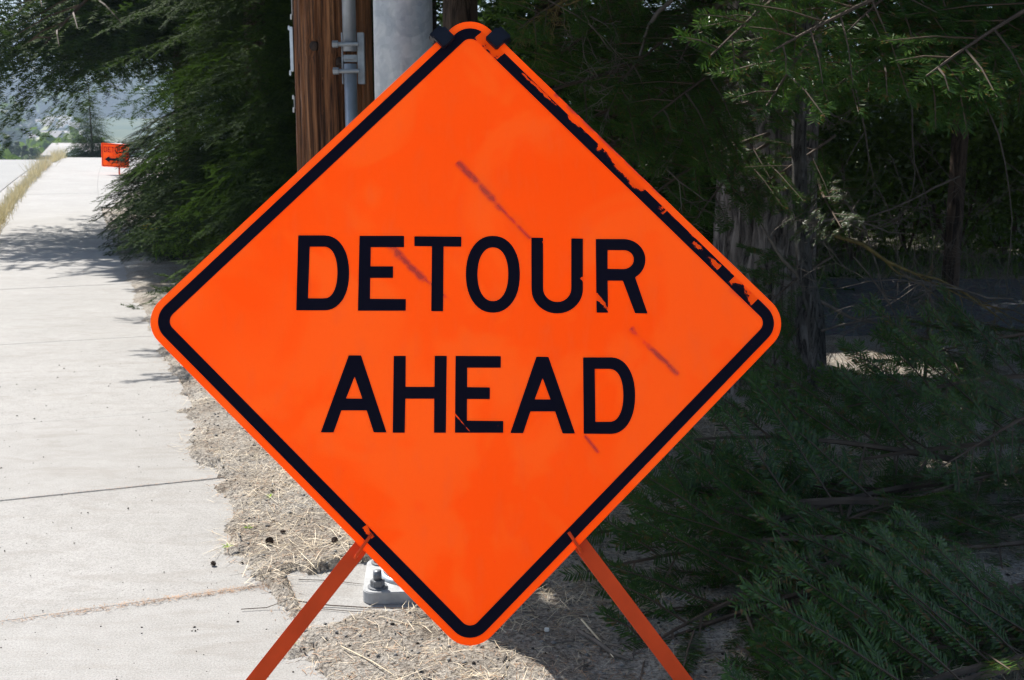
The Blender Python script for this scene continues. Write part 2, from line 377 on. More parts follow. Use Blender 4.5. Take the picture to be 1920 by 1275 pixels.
def strip(name, s0, s1, p0, p1, mt, dz=0.0, ns=8, npp=2, th=.1, parent=None, edge=.004):
    """slab that follows the ground profile, with softened edges"""
    S = np.concatenate([[s0, s0+edge], np.linspace(s0, s1, ns+1)[1:-1], [s1-edge, s1]])
    Pp = np.concatenate([[p0, p0+edge], np.linspace(p0, p1, npp+1)[1:-1], [p1-edge, p1]])
    a, b = np.meshgrid(S, Pp); x, y = unsp(a, b); z = profile(y)+dz
    dr = np.zeros_like(z); dr[0, :] = dr[-1, :] = edge*.8; dr[:, 0] = dr[:, -1] = edge*.8
    z = z-dr; n, m = a.shape; v = list(np.stack([x, y, z], -1).reshape(-1, 3)); f = []
    for i in range(n-1):
        for j in range(m-1): f.append((i*m+j, i*m+j+1, (i+1)*m+j+1, (i+1)*m+j))
    ring = [j for j in range(m)]+[i*m+m-1 for i in range(1, n)]+[(n-1)*m+j for j in range(m-2, -1, -1)]+[i*m for i in range(n-2, 0, -1)]
    b0 = len(v)
    for k in ring: q = v[k]; v.append((q[0], q[1], q[2]-th))
    L = len(ring)
    for k in range(L): f.append((ring[k], b0+k, b0+(k+1) % L, ring[(k+1) % L]))
    return MB().add(v, f).build(name, mt, parent)
walk = empty('sidewalk', (0, 0, 0)); tag(walk, kind='structure')
joints = [-7.97+1.5*k for k in range(0, 9)]+[5.50, 7.08, 10.1, 14.1]
joints = sorted(j for j in joints if not (4.2 < j < 5.3))
s = 14.1
while s < 30: s += 6; joints.append(s)
for a, b in zip(joints[:-1], joints[1:]):
    tl = random.uniform(-.003, .003)
    strip('slab', a+.0025, b-.0025, -1.25, .66, M_conc, tl, 4, 2, .1, walk)
s = joints[-1]
strip('slab', s+.006, 75, -1.25, .66, M_conc, 0, 60, 2, .1, walk)
pad = strip('pole_pad', PADS[0]-.15, PADS[1]+.4, PADS[2]+.012, PADS[3], M_conc, .002, 4, 4, .1, walk)
# apron where the paving widens to the right in the distance
ap = strip('apron', 27, 62, .663, 4.2, M_conc, .0, 30, 3, .1, walk)
kerb = strip('kerb', -10, 75, -1.49, -1.29, M_conc, .0, 80, 1, .3); tag(kerb, kind='structure')
gut = strip('gutter', -10, 75, -1.93, -1.505, M_conc, -.13, 80, 1, .1); tag(gut, kind='structure')
rd = strip('road', -20, 75, -12, -1.945, M_road, -.12, 90, 6, .1); tag(rd, kind='structure')

# gravel track through the trees, right
gxs = np.linspace(2.2, 16, 70); gys = np.linspace(9.3, 13.9, 40); A, B = np.meshgrid(gxs, gys)
ed = np.minimum.reduce([(A-2.2)/.5, (16-A)/.5, (B-9.3-.35*vnoise(A, B, 1.2, 4))/.35, (13.9-.4*vnoise(A, B, 1.1, 5)-B)/.35])
Zg = profile(B)+.034*np.clip(ed, -1, 1)+.012*vnoise(A, B, 12, 6)+.01
ii = (np.arange(39)[:, None]*70+np.arange(69)[None, :]).ravel()
go = link('gravel_track', mesh_np('gravel_track', np.stack([A, B, Zg], -1).reshape(-1, 3), np.stack([ii, ii+1, ii+71, ii+70], 1), True), M_gravel); tag(go, kind='structure')

# ------------------------------------------------------------------ foliage generator
def nrm(v): return v/(np.linalg.norm(v, axis=-1, keepdims=True)+1e-9)
def blades(P0, D, Sd, L, W, quad=True, curve=0.0):
    """one thin blade per row; returns verts, faces"""
    L = np.asarray(L).reshape(-1, 1); W = np.asarray(W).reshape(-1, 1); n = len(P0)
    if quad:
        v = np.stack([P0-Sd*W*.3, P0+Sd*W*.3, P0+D*L*.72+Sd*W*.5, P0+D*L, P0+D*L*.72-Sd*W*.5], 1).reshape(-1, 3)
        b = np.arange(n)[:, None]*5
        f = np.concatenate([b+[0, 1, 2], b+[0, 2, 4], b+[4, 2, 3]], 0)
    else:
        v = np.stack([P0-Sd*W*.5, P0+Sd*W*.5, P0+D*L], 1).reshape(-1, 3); f = np.arange(n)[:, None]*3+[0, 1, 2]
    return v, f
def merge(parts):
    vs = []; fs = []; n = 0
    for v, f in parts: vs.append(v); fs.append(f+n); n += len(v)
    return np.concatenate(vs), np.concatenate(fs)
def twig_needles(r, p0, p1, step, L, W, quad, up=np.array([0, 0, 1.])):
    d = p1-p0; ln = np.linalg.norm(d); d = d/ln; n = max(3, int(ln/step)); t = (np.arange(n)+r.random(n)*.6)/n
    side = nrm(np.cross(d, up)); P = []; D = []; LL = []
    for sg in (-1, 1):
        P.append(p0+d*ln*t[:, None]); a = 1.12+.09*r.standard_normal(n)-.45*t**2
        D.append(nrm(d*np.cos(a)[:, None]+sg*side*np.sin(a)[:, None]+up*(.10+.14*r.standard_normal(n))[:, None])); LL.append(L*(.75+.4*r.random(n))*(1-.35*t**3))
    P = np.concatenate(P); D = np.concatenate(D); LL = np.concatenate(LL)
    Sd = nrm(np.cross(D, up+.3*r.standard_normal((len(D), 3))))
    return blades(P, D, Sd, LL, np.full(len(P), W), quad)
def bough_template(seed, spc=.05, twig=True, tsp=.045, step=.0045, L=.033, W=.0024, quad=True, sl=.42, ns=None, droop=.14):
    r = np.random.default_rng(seed); axis_ = lambda x: np.array([x, .03*math.sin(3*x+seed), -droop*x*x])
    nd = []; wd = MB(); wd.tube([axis_(x) for x in np.linspace(0, 1, 9)], list(np.linspace(.011, .003, 9)), 5)
    x = .10; k = 0
    while x < .985:
        sg = 1 if k % 2 else -1; p0 = axis_(x); ln = (sl*(1-x)**.75+.07)*(.75+.5*r.random()); ln *= min(1, .45+x*2.2)
        a = math.radians(52+10*r.standard_normal()); dr = -.10-.22*r.random()
        d = nrm(np.array([math.cos(a), sg*math.sin(a), dr+.12])); p1 = p0+d*ln; p1[2] += dr*ln*.5
        wd.tube([p0, (p0+p1)/2+[0, 0, .01], p1], [.0035, .0024, .0012], 3, False)
        nd.append(twig_needles(r, p0+(p1-p0)*.12, p1+(p1-p0)*.03, step, L, W, quad))
        if twig:
            q = tsp*1.4; j = 0; dd = nrm(p1-p0)
            while q < ln-.02:
                sg2 = 1 if j % 2 else -1; b0 = p0+(p1-p0)*(q/ln); a2 = math.radians(50+9*r.standard_normal())*sg2
                d2 = np.array([dd[0]*math.cos(a2)-dd[1]*math.sin(a2), dd[0]*math.sin(a2)+dd[1]*math.cos(a2), dd[2]-.12-.15*r.random()])
                l2 = (.055+.38*(ln-q)*.55)*(.7+.5*r.random()); nd.append(twig_needles(r, b0, b0+nrm(d2)*l2, step, L*.92, W, quad)); q += tsp*(.8+.4*r.random()); j += 1
        x += spc*(.75+.5*r.random()); k += 1
    nd.append(twig_needles(r, axis_(.93), axis_(1.06), step, L, W, quad))
    return merge(nd), wd
HI = [bough_template(s, .064, True, .060, .0050, .040, .0040, True, .46) for s in (1, 2, 3, 4)]
MID = [bough_template(20+s, .055, True, .06, .011, .036, .0068, False) for s in range(4)]
FINEW = [bough_template(50+s, .040, True, .046, .0085, .022, .0066, False, droop=.24) for s in range(5)]
FINE = [q[0] for q in FINEW]
LOW = [bough_template(30+s, .075, True, .085, .024, .046, .013, False)[0] for s in range(5)]
CRUDE = [bough_template(40+s, .085, True, .16, .045, .11, .085, False, .55)[0] for s in range(3)]
def frame_from(root, tip, roll=0.0):
    root = np.array(root, float); tip = np.array(tip, float); d = tip-root; L = np.linalg.norm(d); x = d/L
    y = nrm(np.cross(np.array([0, 0, 1.]), x)); z = np.cross(x, y)
    c, s = math.cos(roll), math.sin(roll); y, z = y*c+z*s, z*c-y*s
    return np.stack([x, y, z], 1), L
def place(v, R, sc, loc, zs=1.0): return (v*np.array([1, 1, zs])*sc)@R.T+loc
SHARED = {}
def put_bough(tree, tm, kk, R, L, loc, zf, mt):
    key = (tm, kk, mt.name)
    if key not in SHARED:
        me = mesh_np('bough', *(FINE if tm == 'F' else LOW)[kk]); me.materials.append(mt); SHARED[key] = me
    o = bpy.data.objects.new('bough', SHARED[key]); COL.objects.link(o); o['kind'] = 'stuff'; o.parent = tree
    o.matrix_local = Matrix.Translation(list(map(float, loc))) @ Matrix(R.tolist()).to_4x4() @ Matrix.Diagonal((L, L, L*zf, 1))
def clampY(q, k): return (q[0], q[1], min(q[2], k*1.6*FPX/max(q[1]-280, 1)*1.0))
def near_bough(tree, root, tip, k, roll=0.0, wide=1.0, tmpl=HI, mt=None, wm=None, lift=0.0):
    (v, f), wd = tmpl[k % len(tmpl)]; R, L = frame_from(root, tip, roll); sc = np.array([L, L*wide, L])
    loc = np.array(root, float)
    # needle length stays real-size for boughs near one metre
    mt = mt or M_needle; wm = wm or M_twig; key = (id(tmpl), k % len(tmpl), mt.name, wm.name)
    if key not in SHARED:
        a_ = wd.mesh('bough'); a_.materials.append(wm); b_ = mesh_np('needles', v, f); b_.materials.append(mt); SHARED[key] = (a_, b_)
    o = bpy.data.objects.new('bough', SHARED[key][0]); COL.objects.link(o); o.parent = tree
    o.matrix_local = Matrix.Translation(loc.tolist()) @ Matrix(R.tolist()).to_4x4() @ Matrix.Diagonal((*sc, 1))
    n = bpy.data.objects.new('needles', SHARED[key][1]); COL.objects.link(n); n.parent = o; n['kind'] = 'stuff'
    return o
def trunk_mesh(path, rads, n=14, rough=.06, seed=0, sub=8):
    pts = []; rr = []
    for i in range(len(path)-1):
        for k in range(sub):
            t = k/sub; pts.append(np.array(path[i])*(1-t)+np.array(path[i+1])*t); rr.append(rads[i]*(1-t)+rads[i+1]*t)
    pts.append(np.array(path[-1])); rr.append(rads[-1])
    v = []; f = []
    for i, (p, r) in enumerate(zip(pts, rr)):
        for k in range(n):
            a = 2*math.pi*k/n; ca, sa = math.cos(a), math.sin(a)
            q = 1+rough*(mnoise.noise(Vector((ca*4+seed, sa*4, p[2]*1.3)))*1.2+mnoise.noise(Vector((ca*11+seed, sa*11, p[2]*3.1)))*.8)
            v.append((p[0]+r*q*ca, p[1]+r*q*sa, p[2]))
    for i in range(len(pts)-1):
        for k in range(n): a = i*n+k; b = i*n+(k+1) % n; f.append((a, b, b+n, a+n))
    f.append(tuple((len(pts)-1)*n+k for k in range(n)))
    return MB().add(v, f)
GAPS = [at(1430, 60, 3.85), at(1480, 110, 3.85), gnd(1660, 690), gnd(1740, 460), gnd(1860, 900), at(1500, 230, 6.8), at(1400, 20, 3.95), gnd(1040, 1135)]  # spots to be sunlit: holes are cut through the crowns towards the sun
def open_gaps(v, f, off):
    c = v[f].mean(1)+off; keep = c[:, 2] > 2.15+.15*c[:, 1]          # high foliage only: the low boughs are built one by one
    xs = c[:, 0]-c[:, 2]*SD.x/SD.z; ys = c[:, 1]-c[:, 2]*SD.y/SD.z     # crown faces whose shadow falls on the sidewalk strip are dropped, keeping it sunlit
    keep &= ~((ys < 11.5) & (ys > 1) & (xs*SY-ys*SX < 1.28))
    for gi, g0 in enumerate(GAPS):
        d = c-g0; k = d@np.array(SD); r_ = np.linalg.norm(d-k[:, None]*np.array(SD), axis=1); keep &= ~((k > 0) & (r_ < GAPR[gi]))
    return f[keep]
GAPR = [.62, .55, .45, .6, .35, .2, .55, .14]
def conifer(label, x, y, h, r, zl, nb, tr=.16, name='fir_tree', group=None, vis_z=None, seed=0, mt=None, shape=.75, zfac=1.0, az0=None, only=None, taper_low=0, high=True, fine=False, skew=False):
    LOW_ = FINE if fine else LOW
    rr = np.random.default_rng(100+seed); z0 = float(ground_z(np.array(x), np.array(y)))
    t = empty(name, (x, y, z0)); tag(t, label, 'tree', group)
    trunk_mesh([(0, 0, -.2), (0, 0, h*.5), (0, 0, h*.97)], [tr*1.15, tr*.7, .02], 12, .08, seed, 10).build('trunk', M_barkd, t, True)
    vz = vis_z if vis_z is not None else 1.6+.14*y+.6-z0
    parts = []
    if not high: pass
    lowb = [] 
    def blen(z):
        u = (z-zl)/(h-zl); l = r*max(.06, (1-u))**shape
        if taper_low: l *= min(1, .55+.45*(z-zl)/taper_low)
        return l
    for i in range(nb):
        u = (i+rr.random())/nb; z = zl+(h-zl)*(u**(2.5 if fine else 1.4))*.98
        if not high and z > vz: continue
        az = i*2.39996+rr.random()*.5; L = blen(z)*(.72+.4*rr.random())*((.45 if math.cos(az) < -.1 and z < 5.2 else 1) if skew else 1)
        dq = np.array([math.cos(az), math.sin(az), 0]); bz = np.array([x, y, z0+z])
        if seed in (1, 2, 3) and z > vz and i % 2: continue
        low = z < vz; tv, tf = (LOW_[rr.integers(5)] if low else CRUDE[rr.integers(3)])
        pt = -.05-.30*rr.random()+.35*max(0, u-.5)
        d = np.array([math.cos(az)*math.cos(pt), math.sin(az)*math.cos(pt), math.sin(pt)]); R, _ = frame_from((0, 0, 0), d, rr.normal()*.25)
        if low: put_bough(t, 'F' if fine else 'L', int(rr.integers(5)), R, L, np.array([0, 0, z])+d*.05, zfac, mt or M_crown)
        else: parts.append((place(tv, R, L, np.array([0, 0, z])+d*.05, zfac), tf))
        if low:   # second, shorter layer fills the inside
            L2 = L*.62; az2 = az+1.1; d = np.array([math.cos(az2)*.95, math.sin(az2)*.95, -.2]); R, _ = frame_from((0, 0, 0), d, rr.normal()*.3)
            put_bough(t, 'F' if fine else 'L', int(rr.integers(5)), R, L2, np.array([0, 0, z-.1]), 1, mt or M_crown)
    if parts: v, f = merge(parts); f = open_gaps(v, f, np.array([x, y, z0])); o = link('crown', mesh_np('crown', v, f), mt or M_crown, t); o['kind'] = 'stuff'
    return t
def leaf_cloud(n, c, rad, lw, ll, seed, hollow=.5, flat=.6):
    r = np.random.default_rng(seed); c = np.array(c); nc = max(6, n//60)
    d = nrm(r.standard_normal((nc, 3))); cr = (hollow+(1-hollow)*r.random((nc, 1))); cc = d*cr*np.array(rad)
    k = r.integers(0, nc, n); P = c+cc[k]+r.standard_normal((n, 3))*np.array(rad)*.14
    D = nrm(r.standard_normal((n, 3))*[1, 1, flat]+[0, 0, -.25]); S = nrm(np.cross(D, r.standard_normal((n, 3))))
    L = ll*(.7+.6*r.random((n, 1))); W = lw*(.7+.6*r.random((n, 1)))
    v = np.stack([P, P+D*L*.5+S*W*.5, P+D*L, P+D*L*.5-S*W*.5], 1).reshape(-1, 3); b = np.arange(n)[:, None]*4
    return v, b+[0, 1, 2, 3]
def shrub(label, x, y, rad, n, lw, ll, mt, seed, name='leafy_shrub', group=None, hollow=.3, zc=None):
    z0 = float(ground_z(np.array(x), np.array(y))); t = empty(name, (x, y, z0)); tag(t, label, 'shrub', group)
    st = MB(); r = np.random.default_rng(seed)
    for k in range(7):
        a = r.random()*6.28; e = np.array([math.cos(a)*rad[0]*.6, math.sin(a)*rad[1]*.6, rad[2]*(.9+.7*r.random())])
        st.tube([(0, 0, -.05), e*.45+r.standard_normal(3)*.05, e], [.018, .012, .004], 4, False)
    st.build('stem', M_twig, t); zc = rad[2]*1.02 if zc is None else zc
    v, f = leaf_cloud(n, (0, 0, zc), rad, lw, ll, seed, hollow); v[:, 2] = np.maximum(v[:, 2], .01)
    o = link('foliage', mesh_np('foliage', v, f), mt, t); o['kind'] = 'stuff'; return t
def dead_branch(parent, root, d, L, r0, seed, mt, depth=3, name='dead_branch', sag=.15, nseg=7):
    r = np.random.default_rng(seed); b = MB()
    def go(p, d, L, rad, dep):
        pts = [p]; rs = [rad]; q = np.array(p, float); dd = nrm(np.array(d, float))
        for i in range(nseg):
            dd = nrm(dd+r.standard_normal(3)*.16+np.array([0, 0, -sag/nseg])); q = q+dd*L/nseg; pts.append(q.copy()); rs.append(rad*(1-.85*(i+1)/nseg)+.0008)
            if dep > 0 and i > 0 and r.random() < .8: go(q, dd+r.standard_normal(3)*.75, L*(.3+.3*r.random()), rs[-1]*.6, dep-1)
        b.tube(pts, rs, 5 if rad > .006 else 3, False)
    go(np.array(root, float), d, L, r0, depth); return b.build(name, mt, parent, True)

# ------------------------------------------------------------------ the big sign
POSE = np.array([[0.99872, -0.05047, -0.00457], [0.04953, 0.95322, 0.29819], [-0.0107, -0.29803, 0.9545]])
SC = np.array([-.11003931, 2.91904781, 1.1515321])
def on_sign(px, py):
    n = POSE[:, 1]; rr = ray(px, py); t = ((SC-CAM)@n)/(rr@n); l = POSE.T@(CAM+t*rr-SC); return float(l[0]), float(l[2])
sign = empty('road_work_sign', SC); sign.rotation_euler = Matrix(POSE.tolist()).to_euler()
tag(sign, 'large orange diamond sign reading DETOUR AHEAD on a folding stand in the foreground', 'road sign')
def diamond(half, rad, inset=0, n=10):
    h = half-inset; r = rad-inset; pts = []; e = h*math.sqrt(2); k = e-r*math.sqrt(2)
    for q, (cx, cz) in enumerate([(k, 0), (0, k), (-k, 0), (0, -k)]):
        for i in range(n+1):
            a = math.radians(90*q-45+90*i/n); pts.append((cx+r*math.cos(a), cz+r*math.sin(a)))
    return pts
HS, RR = .6096, .0762
TH = .010
MB().prism(diamond(HS, RR, 0), 0, TH*.6).build('sign_panel', M_sign, sign)
MB().prism(diamond(HS, RR, .0005), TH*.6+.0003, TH).build('back_sheet', M_galv_dull, sign)
o1 = diamond(HS, RR, .019); o2 = diamond(HS, RR, .050); n = len(o1)
MB().add([(a, -.0008, b) for a, b in o1]+[(a, -.0008, b) for a, b in o2], [(i, (i+1) % n, (i+1) % n+n, i+n) for i in range(n)]).build('border', M_border, sign)
def arc(cx, cy, rx, ry, a0, a1, n=14, pw=1.0):
    o = []
    for i in range(n+1):
        a = math.radians(a0+(a1-a0)*i/n); c, s = math.cos(a), math.sin(a)
        o.append((cx+rx*math.copysign(abs(c)**pw, c), cy-ry*math.copysign(abs(s)**pw, s)))
    return o
def scl(ox, oy): return lambda pts: [(ox+a/5.3333, oy+b/5.3333) for a, b in pts]
c1, c2, c3, c4 = scl(530, 430), scl(860, 430), scl(590, 655), scl(840, 655)
LET = {
 'D': (c1, [(155, 60), (415, 60)]+arc(415, 436, 251, 376, 88, -88, 22, .92)+[(415, 812), (135, 812)], [(272, 175), (425, 175)]+arc(415, 433, 132, 258, 80, -80, 18, .92)+[(400, 690), (255, 690)]),
 'E': (c1, [(768, 65), (1215, 65), (1215, 180), (882, 180), (880, 370), (1105, 370), (1105, 487), (877, 487), (875, 695), (1233, 697), (1232, 815), (752, 815)], None),
 'T': (c1, [(1316, 70), (1788, 73), (1788, 175), (1610, 174), (1605, 820), (1485, 820), (1492, 172), (1316, 170)], None),
 'O': (c2, arc(342, 450, 271, 385, 180, -175, 40, .92), arc(342, 450, 153, 268, 180, -175, 36, .92)),
 'U': (c2, [(726, 82), (845, 84), (845, 590)]+arc(985, 590, 140, 136, 175, 5, 16, .95)[::1][0:0]+[(845+(140-140*math.cos(math.radians(a))), 590+136*math.sin(math.radians(a))) for a in range(10, 171, 10)]+[(1125, 590), (1125, 90), (1243, 92), (1243, 600)]+[(985+258*math.cos(math.radians(a)), 600+243*math.sin(math.radians(a))) for a in range(8, 173, 8)]+[(727, 600)], None),
 'R': (c2, [(1370, 97), (1650, 97)]+arc(1650, 305, 218, 208, 84, -58, 18, 1)+[(1890, 843), (1762, 840), (1640, 515), (1490, 515), (1495, 835), (1377, 835)], [(1490, 210), (1650, 210)]+arc(1650, 303, 100, 93, 80, -80, 12, 1)+[(1650, 397), (1490, 395)]),
 'A': (c3, [(340, 60), (465, 60), (720, 832), (590, 832), (520, 612), (268, 612), (190, 832), (60, 832)], [(400, 275), (475, 492), (315, 492)]),
 'H': (c3, [(790, 65), (912, 65), (910, 375), (1197, 375), (1200, 65), (1322, 65), (1313, 835), (1193, 835), (1195, 495), (908, 495), (902, 835), (780, 835)], None),
 'E2': (c3, [(1408, 65), (1862, 68), (1862, 185), (1526, 185), (1526, 378), (1753, 380), (1753, 498), (1524, 498), (1524, 713), (1887, 716), (1887, 835), (1402, 835)], None),
 'A2': (c4, [(883, 73), (1005, 75), (1272, 843), (1145, 843), (1070, 622), (825, 622), (752, 838), (622, 838)], [(946, 290), (1023, 500), (868, 500)]),
 'D2': (c4, [(1350, 80), (1620, 80)]+arc(1625, 463, 247, 384, 88, -88, 22, .92)+[(1625, 847), (1356, 845)], [(1468, 197), (1620, 197)]+arc(1620, 461, 132, 262, 80, -80, 18, .92)+[(1625, 724), (1475, 725)]),
}
def flat_shape(loops, y):
    t = tessellate_polygon([[Vector((a, b, 0)) for a, b in l] for l in loops]); fl = [p for l in loops for p in l]
    m = MB(); m.add([(a, y, b) for a, b in fl], [tuple(q) for q in t]); return m
LOCAL = {}
for k, (tf, outer, hole) in LET.items():
    loops = [[on_sign(*p) for p in tf(outer)]]+([[on_sign(*p) for p in tf(hole)]] if hole else [])
    LOCAL[k] = loops
    me = flat_shape(loops, -.0009).mesh('letter'); bm = bmesh.new(); bm.from_mesh(me); bmesh.ops.recalc_face_normals(bm, faces=bm.faces)
    if bm.faces[0].normal.y > 0: bmesh.ops.reverse_faces(bm, faces=bm.faces)
    bm.to_mesh(me); bm.free(); link('letter', me, M_letter, sign)
# black edge clamps near the top corner
R45 = lambda a: np.array([[math.cos(a), 0, math.sin(a)], [0, 1, 0], [-math.sin(a), 0, math.cos(a)]])
for (px, py), sg in (((832.5, 75), -1), ((930.5, 77), 1)):
    cx, cz = on_sign(px, py); Rm = R45(math.radians(45))
    MB().box((cx, -.016, cz), (.044, .020, .044), Rm).build('clamp', M_black, sign, bevel=.003)
    ox, oz = sg*.019, .019
    MB().box((cx+ox*1.0, .008, cz+oz*1.0), (.040, .034, .020), R45(math.radians(45*sg))).build('clamp', M_black, sign, bevel=.002)
    MB().box((cx+ox*1.15, .034, cz+oz*1.15), (.034, .016, .026), R45(math.radians(45*sg))).build('clamp_lever', M_black, sign, bevel=.002)
# stand: two splayed legs meeting at a bracket behind the panel, mast, prop leg
def leg(pa, pb, extend, w=.040):
    a = np.array(on_sign(*pa)); b = np.array(on_sign(*pb)); d = (b-a)/np.linalg.norm(b-a); nn = np.array([-d[1], d[0]])
    a0 = a-d*.36; 
    zc = SC[2]; k = (zc+POSE[2, 0]*a[0]+POSE[2, 2]*a[1]+POSE[2, 1]*.03)/(-(POSE[2, 0]*d[0]+POSE[2, 2]*d[1])); b0 = a+d*(k-.01)
    m = MB()
    y0 = TH+.006
    def quad(p, q, u0, u1, ya, yb): m.prism([tuple(p+nn*u0), tuple(q+nn*u0), tuple(q+nn*u1), tuple(p+nn*u1)], ya, yb)
    quad(a0, b0, -w/2, w/2, y0, y0+.003); quad(a0, b0, -w/2, -w/2+.003, y0+.003, y0+.022); quad(a0, b0, w/2-.003, w/2, y0+.003, y0+.022)
    lg = m.build('leg', M_leg, sign, bevel=.001)
    return a, d
aL, dL = leg((682, 1018), (478.5, 1275), 0); aR, dR = leg((1088, 1018), (1282.5, 1275), 0)
for pa, pb in (((697, 1001), (670, 1040)), ((1066, 998), (1087, 1030))):
    a = np.array(on_sign(*pa)); b = np.array(on_sign(*pb)); b2 = b+(b-a)*.15
    MB().tube([(a[0], -.003, a[1]), (a[0]*.7+b[0]*.3, -.008, a[1]*.7+b[1]*.3), (b[0], -.008, b[1]), (b2[0], .004, b2[1]), (b2[0], .03, b2[1])], .0045, 8).build('edge_hook', M_leg, sign, True)
MB().box((.005, TH+.03, -.2), (.09, .02, .12)).build('bracket', M_leg, sign, bevel=.002)
MB().box((0, TH+.055, .22), (.028, .028, .92)).box((0, TH+.028, .70), (.10, .012, .028)).build('mast', M_leg, sign, bevel=.002)
l0 = np.array([0, TH+.06, -.1]); lw = POSE.T@(np.array([-.16, 3.98, .01])-SC)
MB().tube([l0, lw], .013, 8).build('prop_leg', M_leg, sign)

# ------------------------------------------------------------------ signal pole with base plate
PX, PY = -.372, 3.95
spole = empty('steel_pole', (PX, PY, .002)); tag(spole, 'thick grey galvanised steel pole on a bolted base plate behind the orange sign', 'pole')
m = MB(); rb, rt, n = .106, .088, 48
m.tube([(0, 0, .045), (0, 0, 6.5)], [rb, rt], n); m.build('shaft', M_galv, spole, True)
def rrect(w, h, r, n=8):
    o = []
    for q, (cx, cy) in enumerate([(w-r, h-r), (-w+r, h-r), (-w+r, -h+r), (w-r, -h+r)]):
        for i in range(n+1): a = math.radians(90*q+90*i/n); o.append((cx+r*math.cos(a), cy+r*math.sin(a)))
    return o
aa = math.radians(4)
def rotp(pl, a): return [(x*math.cos(a)-y*math.sin(a), x*math.sin(a)+y*math.cos(a)) for x, y in pl]
M_plate = m_simple('galvanised_plate', (.38, .39, .40), .55, .35, .18, 14, .2)
M_nut = m_simple('weathered_nut', (.20, .21, .225), .5, .6, .3, 60)
HP = .172
MB().prismz(rotp(rrect(HP, HP, .045), aa), 0, .046).build('base_plate', M_plate, spole, bevel=.003)
MB().tube([(0, 0, .046), (0, 0, .062)], [rb+.014, rb+.003], n).build('weld_collar', M_galv, spole, True)
for sx in (-1, 1):
    for sy in (-1, 1):
        cx, cy = rotp([(sx*.120, sy*.120)], aa)[0]; hx = [(cx+.027*math.cos(math.radians(60*k+12)), cy+.027*math.sin(math.radians(60*k+12))) for k in range(6)]
        b = empty('anchor_bolt', (0, 0, 0), spole)
        MB().tube([(cx, cy, .046), (cx, cy, .051)], .036, 24).build('washer', M_nut, b)
        MB().prismz(hx, .051, .075).build('nut', M_nut, b, bevel=.002); MB().tube([(cx, cy, .075), (cx, cy, .108)], .0155, 16).build('threaded_end', M_nut, b, True)

# ------------------------------------------------------------------ timber utility pole
WX, WY = at(633, 400, 5.25)[0], 5.25
wp = empty('utility_pole', (WX, WY, 0)); tag(wp, 'brown timber utility pole with a steel conduit clamped to its front', 'pole')
knots = [(-1.95, 2.05), (-1.25, 1.98), (-1.6, 2.75), (-1.3, 1.2), (-1.9, .7), (-1.2, 3.3)]
v = []; f = []; nn_ = 160; zs = np.arange(-.1, 7.0, .028)
for z in zs:
    r = .185-.006*z
    for k in range(nn_):
        a = 2*math.pi*k/nn_; ca, sa = math.cos(a), math.sin(a)
        g1 = mnoise.noise(Vector((ca*9, sa*9, z*.55)))*.008+mnoise.noise(Vector((ca*34, sa*34, z*1.1)))*.0075
        c_ = mnoise.noise(Vector((ca*21+5, sa*21, z*.38+3))); g1 -= .022*max(0, .16-abs(c_))/.16*.8 if abs(c_) < .05 else 0
        for ka, kz in knots:
            da = (a-(ka % (2*math.pi))+math.pi) % (2*math.pi)-math.pi; q = (da*r/.028)**2+((z-kz)/.032)**2
            if q < 6: g1 += -.010*math.exp(-q)+.006*math.exp(-(q-2)**2)
        v.append(((r+g1)*ca, (r+g1)*sa, z))
for i in range(len(zs)-1):
    for k in range(nn_): a = i*nn_+k; b = i*nn_+(k+1) % nn_; f.append((a, b, b+nn_, a+nn_))
MB().add(v, f).build('shaft', M_wood, wp, True)
M_knot = m_simple('dark_knot', (.035, .018, .01), .8, 0, .5, 60, .5)
for ka, kz in knots[:2]:
    r = .178; MB().tube([(r*math.cos(ka)*.9, r*math.sin(ka)*.9, kz), (r*math.cos(ka)*.985, r*math.sin(ka)*.985, kz)], [.024, .019], 14).build('knot', M_knot, wp, True)
# metal strips and tags nailed to the left side
lx = -.186
for z0, z1, w_, mm, yy in ((at(553, 135, 5.25)[2], at(553, 52, 5.25)[2], .030, M_alu, -.03), (at(553, 30, 5.25)[2], at(553, -60, 5.25)[2], .028, M_tagwhite, -.02), (at(556, 204, 5.25)[2], at(556, 181, 5.25)[2], .035, M_tagwhite, -.03)):
    th = .014 if mm is M_alu else .004
    MB().box((lx-th/2+.011, yy, (z0+z1)/2), (th, w_, z1-z0)).box((lx-th+.006, yy, z1-.004), (.008, .010, .02)).box((lx-th+.006, yy, z0-.006), (.008, .008, .024)).build('nailed_tag', mm, wp, bevel=.002)
# conduit
cyy = WY-.185-.045; cxm = at(656, 100, cyy)[0]-WX; cw = .0295
def zz(py): return at(656, py, cyy)[2]
M_cond = m_simple('galvanised_conduit', (.36, .40, .45), .45, .6, .18, 12, .1)
MB().tube([(cxm, -.230, -.05), (cxm, -.230, zz(120))], cw*.93, 24).build('conduit', M_cond, wp, True)
MB().tube([(cxm, -.230, zz(96)), (cxm, -.230, 6.8)], cw, 24).build('conduit', M_cond, wp, True)
MB().box((cxm+.046, -.205, zz(109)), (.030, .030, zz(60)-zz(157))).box((cxm-.035, -.215, zz(109)), (.006, .02, zz(60)-zz(157))).box((cxm-.004, -.235, zz(109)), (.055, .012, .008)).box((cxm, -.212, zz(109)), (.06, .02, .03)).build('strut_bracket', M_galv_dull, wp, bevel=.002)
for py in (84, 134):
    z = zz(py); MB().tube([(cxm-.062, -.262, z-.001), (cxm+.043, -.258, z+.001)], .0095, 14).tube([(cxm-.070, -.262, z), (cxm-.046, -.262, z)], .0155, 6).build('clamp_bolt', M_galv_dull, wp)

